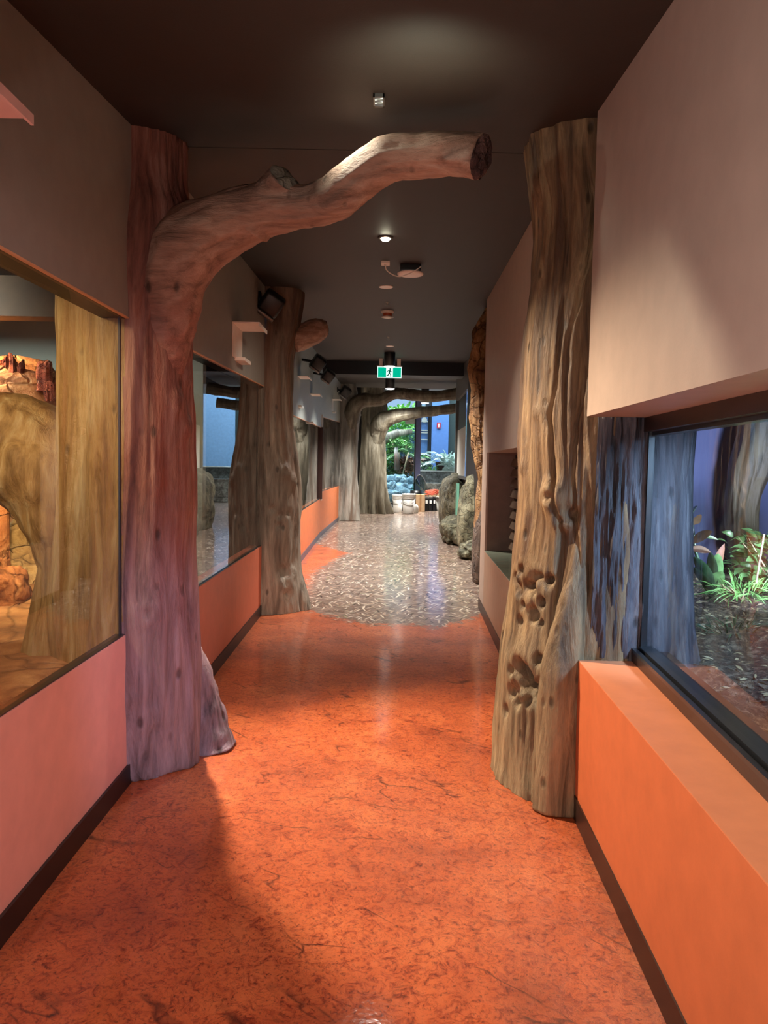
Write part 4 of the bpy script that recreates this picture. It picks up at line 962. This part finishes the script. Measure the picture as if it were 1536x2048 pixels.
# plants
def palm(name, base, h, n, l_, w_, mat, label, seed, trunk_r=.05):
    rr = random.Random(seed); e = empty(name, base, label, 'plant'); b0 = Vector(base)
    bm = B(); tube(bm, [b0, b0+Vector((.02, 0, h*.5)), b0+Vector((0, .02, h))], [trunk_r, trunk_r*.8, trunk_r*.6], 10); mk('stem', bm, M['stem'], e, True)
    bm = B()
    for k in range(n):
        a = k*2.4+rr.random(); el = rr.uniform(.1, 1.1); c = b0+Vector((0, 0, h))
        d = Vector((math.cos(a)*math.cos(el), math.sin(a)*math.cos(el), math.sin(el))); L_ = l_*rr.uniform(.7, 1.1)
        sd = d.cross(Vector((0, 0, 1))).normalized()
        for j in range(3, 15):
            t = j/15; q = c+d*L_*t+Vector((0, 0, -.55*L_*t*t))
            for s in (-1, 1):
                leaf(bm, q, d*.7+sd*s+Vector((0, 0, -.25)), L_*.33*math.sin(PI*(t*.8+.15)), w_, .35, .1, 0, 4)
    mk('fronds', bm, mat, e, True); return e
p = at(885, 925, 30.9)
palm('potted_palm', (p.x-.15, 31.0, .9), .75, 13, 1.2, .03, M['leaf_w'], 'pale feathery palm in front of the blue building', 5)
bm = B(); p = at(887, 938, 30.9); lathe(bm, (at(881, 938, 30.8).x, 30.8, 1.3), [(.16, 0), (.2, .3), (.22, .32), (.22, .36), (.18, .36)], 28); tagp(mk('plant_pot', bm, paint('pot_brown', (72, 44, 38), .6), smooth=True), 'dark brown plant pot on the planter wall under the pale palm', 'pot')
bush('white_leaf_plant', (at(897, 915, 30.7).x+.05, 30.7, 1.4), .32, .5, 60, M['leaf_w'], 'large-leaved whitish plant at the right edge beside the white panel', 31, .16, .45)
bush('yellow_green_plant', (at(866, 932, 30.7).x, 30.7, 1.3), .14, .12, 60, M['leaf_l'], 'small yellow-green spiky plant on the planter wall', 33, .025, .26)
bush('dark_shrub', (at(850, 925, 31.2).x, 31.25, 1.15), .3, .35, 160, M['leaf_d'], 'dark shrub behind the planter wall right of the post', 34, .05, .2)
p = at(885, 990, 30)
rock('garden_rock', (at(892, 937, 30.8).x+.1, 30.8, 1.28), (.35, .22, .28), M['leaf_w'], 'whitish rounded rock on the planter wall under the large-leaved plant', 91, .2)
for k, (px, py, Y, h, l_, mt, lab) in enumerate([(785, 880, 34.5, 1.7, 1.7, 'leaf_l', 'bright green palm seen highest through the far window, by the thick trunk'), (812, 890, 35.5, 2.0, 1.8, 'leaf', 'green palm in the middle behind the log, left of the post'), (797, 905, 33.0, .9, 1.2, 'leaf', 'lower green palm with drooping fronds below the log'), (822, 915, 34.5, .9, 1.3, 'leaf_l', 'small palm next to the post beyond the far glass')]):
    p = at(px, py, Y); palm('garden_palm', (p.x, Y, max(.3, p.z-h)), h, 15, l_, .05, M[mt], lab, 300+k, .07)
for k, (px, py, Y, rad, h, mt, lab) in enumerate([(790, 940, 33.5, .7, .5, 'leaf', 'low green shrub behind the pond rocks, left part'), (815, 930, 33.2, .6, .6, 'leaf_b', 'brown dry shrub behind the pond rocks, beside the post'), (800, 850, 37.8, 1.8, 2.0, 'leaf_l', 'tall bright green hedge above the blue fence'), (775, 900, 33.5, .6, 1.2, 'leaf_l', 'leafy green shrub right against the thick trunk outline')]):
    p = at(px, py, Y); bush('garden_shrub', (p.x, Y, p.z-h*.6), rad, h, 420 if k != 2 else 1300, M[mt], lab, 400+k, .07 if k != 2 else .12, .3 if k != 2 else .45)
a_ = at(765, 880, 33); b_ = at(822, 864, 34)
bm = B(); tube(bm, [a_, (a_+b_)/2+Vector((0, 0, .1)), b_], [.22, .17, .1], 24, noisef=lambda v, r, a, t: .03*fbm(v*4, 3)); tagp(mk('fallen_log', bm, M['barkG2'], smooth=True), 'grey-blue slanting log hung across the garden behind the far glass', 'log')
bm = B(); a_ = at(792, 895, 32.6); b_ = at(794, 940, 32.4); tube(bm, [b_, a_], [.12, .09], 18); tagp(mk('garden_post', bm, M['barkG'], smooth=True), 'pale upright stump below the slanting log', 'stump')
bm = B(); tube(bm, [at(805, 950, 32), at(817, 905, 32)], .03, 10); tagp(mk('leaning_stick', bm, M['stem'], smooth=True), 'thin leaning stick left of the far post', 'stick')

# things stored on the floor in front of the far window
def bucket(px0, px1, ytop, ybot, Y, label, lab=False):
    a_ = at(px0, ybot, Y); b_ = at(px1, ybot, Y); t_ = at(px0, ytop, Y); cx = (a_.x+b_.x)/2; r_ = (b_.x-a_.x)/2; h = t_.z
    e = empty('plastic_bucket', (cx, Y, 0), label, 'bucket')
    bm = B(); lathe(bm, (cx, Y, 0), [(r_*.82, 0), (r_*.86, .02), (r_*.97, h*.78)], 40, cap=True); mk('body', bm, M['white'], e, True)
    bm = B(); lathe(bm, (cx, Y, 0), [(r_*.98, h*.74), (r_*1.02, h*.76), (r_*.98, h*.8), (r_*1.0, h*.84), (r_*1.04, h*.86), (r_*1.0, h*.9)], 40, cap=False); mk('rim', bm, M['white'], e, True)
    bm = B(); lathe(bm, (cx, Y, 0), [(r_*1.0, h*.9), (r_*1.06, h*.92), (r_*1.06, h*.985), (r_*.98, h), (r_*.9, h*.98)], 40); mk('lid', bm, M['white'], e, True)
    bm = B(); pts = [(cx+r_*1.03*math.cos(a), Y-r_*1.03*math.sin(a)*.999, h*.8-.30*math.sin(a)*h) for a in [PI*i/20 for i in range(21)]]; tube(bm, pts, .006, 6); mk('handle', bm, M['tin'], e, True)
    if lab:
        bm = B()
        for k in range(4):
            a0, a1 = PI*1.06+k*.08, PI*1.06+(k+1)*.08
            R0 = r_*.95
            hexa(bm, [(cx+R0*1.02*math.cos(a0), Y+R0*1.02*math.sin(a0), h*.28), (cx+R0*1.02*math.cos(a1), Y+R0*1.02*math.sin(a1), h*.28), (cx+R0*1.04*math.cos(a1), Y+R0*1.04*math.sin(a1), h*.66), (cx+R0*1.04*math.cos(a0), Y+R0*1.04*math.sin(a0), h*.66)],
                 [(cx+R0*.98*math.cos(a0), Y+R0*.98*math.sin(a0), h*.28), (cx+R0*.98*math.cos(a1), Y+R0*.98*math.sin(a1), h*.28), (cx+R0*1.0*math.cos(a1), Y+R0*1.0*math.sin(a1), h*.66), (cx+R0*1.0*math.cos(a0), Y+R0*1.0*math.sin(a0), h*.66)])
        mk('label_sticker', bm, M['blackp'], e)
bucket(784, 805, 989, 1025, 24.4, 'white plastic bucket with a black label, left of the pair', True)
bucket(804, 830, 987, 1027, 23.9, 'white plastic bucket in front, larger and without a label')
p = at(832, 1025, 24.2); bm = B(); lathe(bm, (p.x, 24.2, 0), [(.05, 0), (.07, .02), (.075, .2), (.05, .25), (.03, .28)], 28); tagp(mk('small_tub', bm, M['white'], smooth=True), 'small white tub right beside the front bucket', 'tub')
a_ = at(831, 1020, 25.2); b_ = at(849, 1020, 25.2); 
e = empty('cardboard_carton', ((a_.x+b_.x)/2, 25.2, 0), 'tan cardboard carton standing behind the small white tub', 'box')
bm = B(); box(bm, (a_.x, 25.0, 0), (b_.x, 25.4, .56), .01); mk('body', bm, M['card'], e)
bm = B(); box(bm, ((a_.x+b_.x)/2-.03, 24.995, .0), ((a_.x+b_.x)/2+.03, 25.0, .56)); mk('tape', bm, paint('tape_brown', (150, 112, 76), .4), e)
cr = [(849, 857), (857, 865), (865, 872)]
for k, (xa_, xb_) in enumerate(cr):
    Yc = 25.4+k*.1; a_ = at(xa_, 1014, Yc); b_ = at(xb_, 1014, Yc)
    e = empty('tool_case', ((a_.x+b_.x)/2, Yc, .05), ['black and grey tool case next to the carton', 'black and grey tool case in the middle of three', 'black and grey tool case farthest right of three'][k], 'case', 'tool cases on the floor')
    bm = B(); box(bm, (a_.x+.005, Yc, 0.0), (b_.x-.005, Yc+.3, .42), .015); mk('body', bm, M['blackp'], e)
    bm = B(); box(bm, (a_.x+.03, Yc-.02, .25), (b_.x-.03, Yc, .36), .005); mk('latch', bm, M['white'], e)
    bm = B(); box(bm, (a_.x+.01, Yc+.01, .42), (b_.x-.01, Yc+.29, .47), .01); mk('lid', bm, M['tin'], e)
a_ = at(872, 1012, 25.8); bm = B(); box(bm, (a_.x, 25.8, 0), (a_.x+.28, 26.1, .46), .01); tagp(mk('white_crate', bm, M['panelw']), 'pale grey crate at the right end of the tool cases', 'crate')
# rope heap on the cases
bm = B(); rr = random.Random(8); c0 = Vector((at(864, 992, 25.6).x, 25.65, .5))
pts = [(c0.x+.25*math.cos(t_*1.1)*(.6+.4*rr.random()), c0.y+.12*math.sin(t_*1.1), .50+.10*rr.random()+.002*t_) for t_ in range(70)]
tube(bm, [s_ for s_ in spline(pts, 300)], .012, 6); tagp(mk('rope_heap', bm, M['rope'], smooth=True), 'tangled orange-red rope heaped on top of the tool cases', 'rope')
# papers
for k, (px, lab) in enumerate(((863, 'beige paper sack leaning left under the far window kerb'), (882, 'beige paper sack leaning right beside the boulder'))):
    p = at(px, 985, 27.5); bm = B(); obox(bm, (p.x, 27.5, .30), (.34, .18, .6), (-.15, .12*(1 if k else -1), 0), .05); tagp(mk('paper_sack', bm, M['card']), lab, 'sack')
# nets and black trays
a_ = at(803, 988, 25.3); b_ = at(820, 988, 25.3)
bm = B(); box(bm, (a_.x, 25.3, .0), (b_.x+.08, 25.7, .54), .02); tagp(mk('black_crate', bm, M['blackp']), 'black crate mostly hidden behind the two buckets', 'crate')
cx = at(832, 985, 26).x
e = empty('net_trap', (cx, 26, .55), 'green cone of netting on a black round base behind the carton', 'net')
bm = B(); lathe(bm, (cx, 26, 0), [(.18, .45), (.2, .5), (.2, .66), (.18, .66)], 32); mk('base_ring', bm, M['blackp'], e, True)
bm = B(); lathe(bm, (cx, 26, 0), [(.19, .66), (.1, .9), (.03, 1.05)], 32); mk('netting', bm, M['netgreen'], e, True)
bm = B(); lathe(bm, (cx, 26, 0), [(.15, .0), (.16, .45)], 20); mk('stand', bm, M['blackp'], e, True)
e = empty('hoop_net', (at(845, 970, 26.6).x, 26.6, 0), 'large grey hoop net leaning behind the green net cone', 'net')
loop = [at(x_, y_, 26.6+(0 if i_ < 5 else .12)) for i_, (x_, y_) in enumerate([(831, 960), (836, 951), (842, 951), (849, 960), (854, 974), (858, 987), (850, 984), (840, 974), (832, 966)])]
sp = [Vector(v) for v in spline([tuple(v) for v in loop+[loop[0]]], 60)]
bm = B(); tube(bm, sp, .018, 8); mk('hoop', bm, M['tin'], e, True)
bm = B(); c_ = sum(sp, Vector())/len(sp)+Vector((0, .15, 0)); cv = bm.verts.new(c_); vs = [bm.verts.new(v) for v in sp[:-1]]
for i in range(len(vs)): bm.faces.new((vs[i], vs[(i+1) % len(vs)], cv))
mk('netting', bm, M['net'], e, True)
bm = B(); tube(bm, [sp[30], Vector((sp[30].x+.05, 26.7, .02))], .015, 8); mk('handle', bm, M['tin'], e, True)
# yellow tape line
bm = B(); a_ = flo(762, 1024); b_ = flo(884, 1015); d = Vector((0, .35, 0))
hexa(bm, [a_, b_, b_+d, a_+d], [v+Vector((0, 0, .004)) for v in (a_, b_, b_+d, a_+d)]); tagp(mk('floor_tape', bm, M['yellow']), 'yellow tape line along the floor under buckets and cases', 'tape')

# ================================================================== LIGHTS
def spot(name, loc, target, power, col, size=60, blend=.5, rad=.05):
    l = bpy.data.lights.new(name, 'SPOT'); l.energy = power; l.color = col; l.spot_size = math.radians(size); l.spot_blend = blend; l.shadow_soft_size = rad
    o = bpy.data.objects.new(name, l); C.objects.link(o); o.location = loc
    o.rotation_euler = (Vector(target)-Vector(loc)).to_track_quat('-Z', 'Y').to_euler(); return o
def area(name, loc, target, power, col, sx, sy):
    l = bpy.data.lights.new(name, 'AREA'); l.energy = power; l.color = col; l.shape = 'RECTANGLE'; l.size = sx; l.size_y = sy
    o = bpy.data.objects.new(name, l); C.objects.link(o); o.location = loc
    o.rotation_euler = (Vector(target)-Vector(loc)).to_track_quat('-Z', 'Y').to_euler(); return o
warm = (1, .72, .46); pinkc = (1, .62, .5); cool = (.62, .72, 1); neut = (1, .93, .84)
spot('key_behind_trunk', (-1.12, 4.245, 2.7), (.5, 2.95, 0), 640, (1, .80, .58), 88, .7, .02)
spot('near_flood', (.2, -1.0, 2.3), (.1, 1.0, 0), 105, (1, .76, .55), 80, 1, .25)
spot('near_left_pink', (.6, .4, 2.3), (-1.15, 2.4, .5), 150, (1, .66, .62), 80, .9, .2)
spot('near_right_pink_fill', (-.6, .6, 1.2), (.9, 2.4, 2.2), 85, (1, .80, .72), 130, 1, .2)  # unseen fill added for the pink floor bounce on the right bulkhead
spot('violet_on_trunk', (.1, 2.3, 2.2), (-1.1, 3.6, .3), 60, (.62, .62, 1), 36, .9, .1)
spot('spill_on_ceiling', (.10, 2.72, 2.52), (.10, 2.82, 3.0), 13, (.93, .97, .74), 112, 1, .03)  # unseen upward spot added to make the glow on the ceiling
spot('bulb_spot', SP1+Vector((0, 0, -.06)), (SP1.x, SP1.y-.6, 0), 90, (1, .93, .8), 110, .8, .04)
spot('limb_top_fill', (-.24, 3.36, 2.955), (-.1, 3.46, 2.80), 7, (.95, 1, .86), 120, .8, .01)  # unseen spot added for the bright sliver along the limb top
spot('trunk2_spot', (.3, 4.8, 2.9), (-1.0, 7.7, 1.0), 150, (1, .84, .66), 60, .8, .08)
spot('mid_spot', (0, 8.6, 3.1), (0, 9.0, 0), 620, neut, 110, .8, .1)
spot('mid_spot_b', (0, 11.4, 3.25), (0, 11.6, 0), 850, (1, .97, .92), 115, .8, .1)
spot('cyl_a', cl1+Vector((0, 0, -.03)), (cl1.x, cl1.y, 0), 800, (1, .97, .92), 125, .8, .1)
spot('cyl_b', cl2+Vector((0, 0, -.03)), (cl2.x, cl2.y, 0), 1100, (1, .97, .92), 130, .8, .1)
spot('cyl_c', cl3+Vector((0, 0, -.03)), (cl3.x, cl3.y, 0), 650, (1, .97, .92), 140, .8, .1)
spot('cyl_d', cl4+Vector((0, 0, -.03)), (cl4.x, cl4.y+.5, 0), 1500, (1, .97, .92), 140, .8, .1)
spot('rock_spot', (.5, 10.5, 3.2), (1.55, 13.5, .6), 260, (1, .95, .8), 60, .8, .1)
# inside the left display
spot('desert_lamp', (-2.6, 4.5, 2.35), (-2.2, 5.1, .5), 140, (1, .76, .38), 120, .7, .05)
spot('desert_lamp_b', (-2.0, 2.4, 2.35), (-1.7, 4.2, .9), 120, (1, .76, .42), 90, .8, .1)
spot('desert_lamp_c', (-2.9, 3.4, 2.3), (-2.6, 5.4, 2.1), 170, (.85, .95, .9), 90, .8, .1)
spot('desert_fill', (-2.15, 4.35, 1.45), (-2.45, 5.2, .7), 55, (1, .78, .42), 120, .8, .05)  # unseen spot added below the ledge to brighten the boulders
# inside the right display
spot('night_lamp', (1.7, 2.4, 1.7), (1.3, 3.6, .9), 210, (.40, .66, 1), 70, .8, .1)
spot('night_lamp_b', (2.4, 4.7, 2.25), (2.2, 4.75, .7), 110, (.75, .95, 1), 80, .8, .05)
spot('night_lamp_c', (2.3, 4.0, 1.0), (2.3, 5.5, 1.35), 150, (.60, .70, 1), 130, .9, .1)
spot('recess_blue', (1.0, 2.4, 1.3), (1.12, 3.3, 1.0), 1.0, (.5, .56, 1), 40, .9, .05)
# daylight on the garden
area('sky_over_garden', (1, 33, 9), (1, 33, 0), 5200, (.78, .93, 1), 12, 8)
wld = bpy.data.worlds.new('world'); bpy.context.scene.world = wld; wld.use_nodes = True
wld.node_tree.nodes['Background'].inputs[0].default_value = (.45, .7, 1, 1); wld.node_tree.nodes['Background'].inputs[1].default_value = .9

# ================================================================== CAMERA
cam = bpy.data.cameras.new('camera'); co = bpy.data.objects.new('camera', cam); C.objects.link(co)
cam.sensor_fit = 'VERTICAL'; cam.sensor_height = 24; cam.lens = 24*FPX/IH; cam.clip_start = .05; cam.clip_end = 200
mw = Matrix((RT, UP, -FW)).transposed().to_4x4(); mw.translation = Vector((0, 0, EYE)); co.matrix_world = mw
sc = bpy.context.scene; sc.camera = co
sc.view_settings.view_transform = 'Standard'; sc.view_settings.exposure = 0
sc.cycles.use_denoising = True; sc.cycles.max_bounces = 8; sc.cycles.transparent_max_bounces = 12
try: sc.cycles.sample_clamp_indirect = 6
except Exception: pass
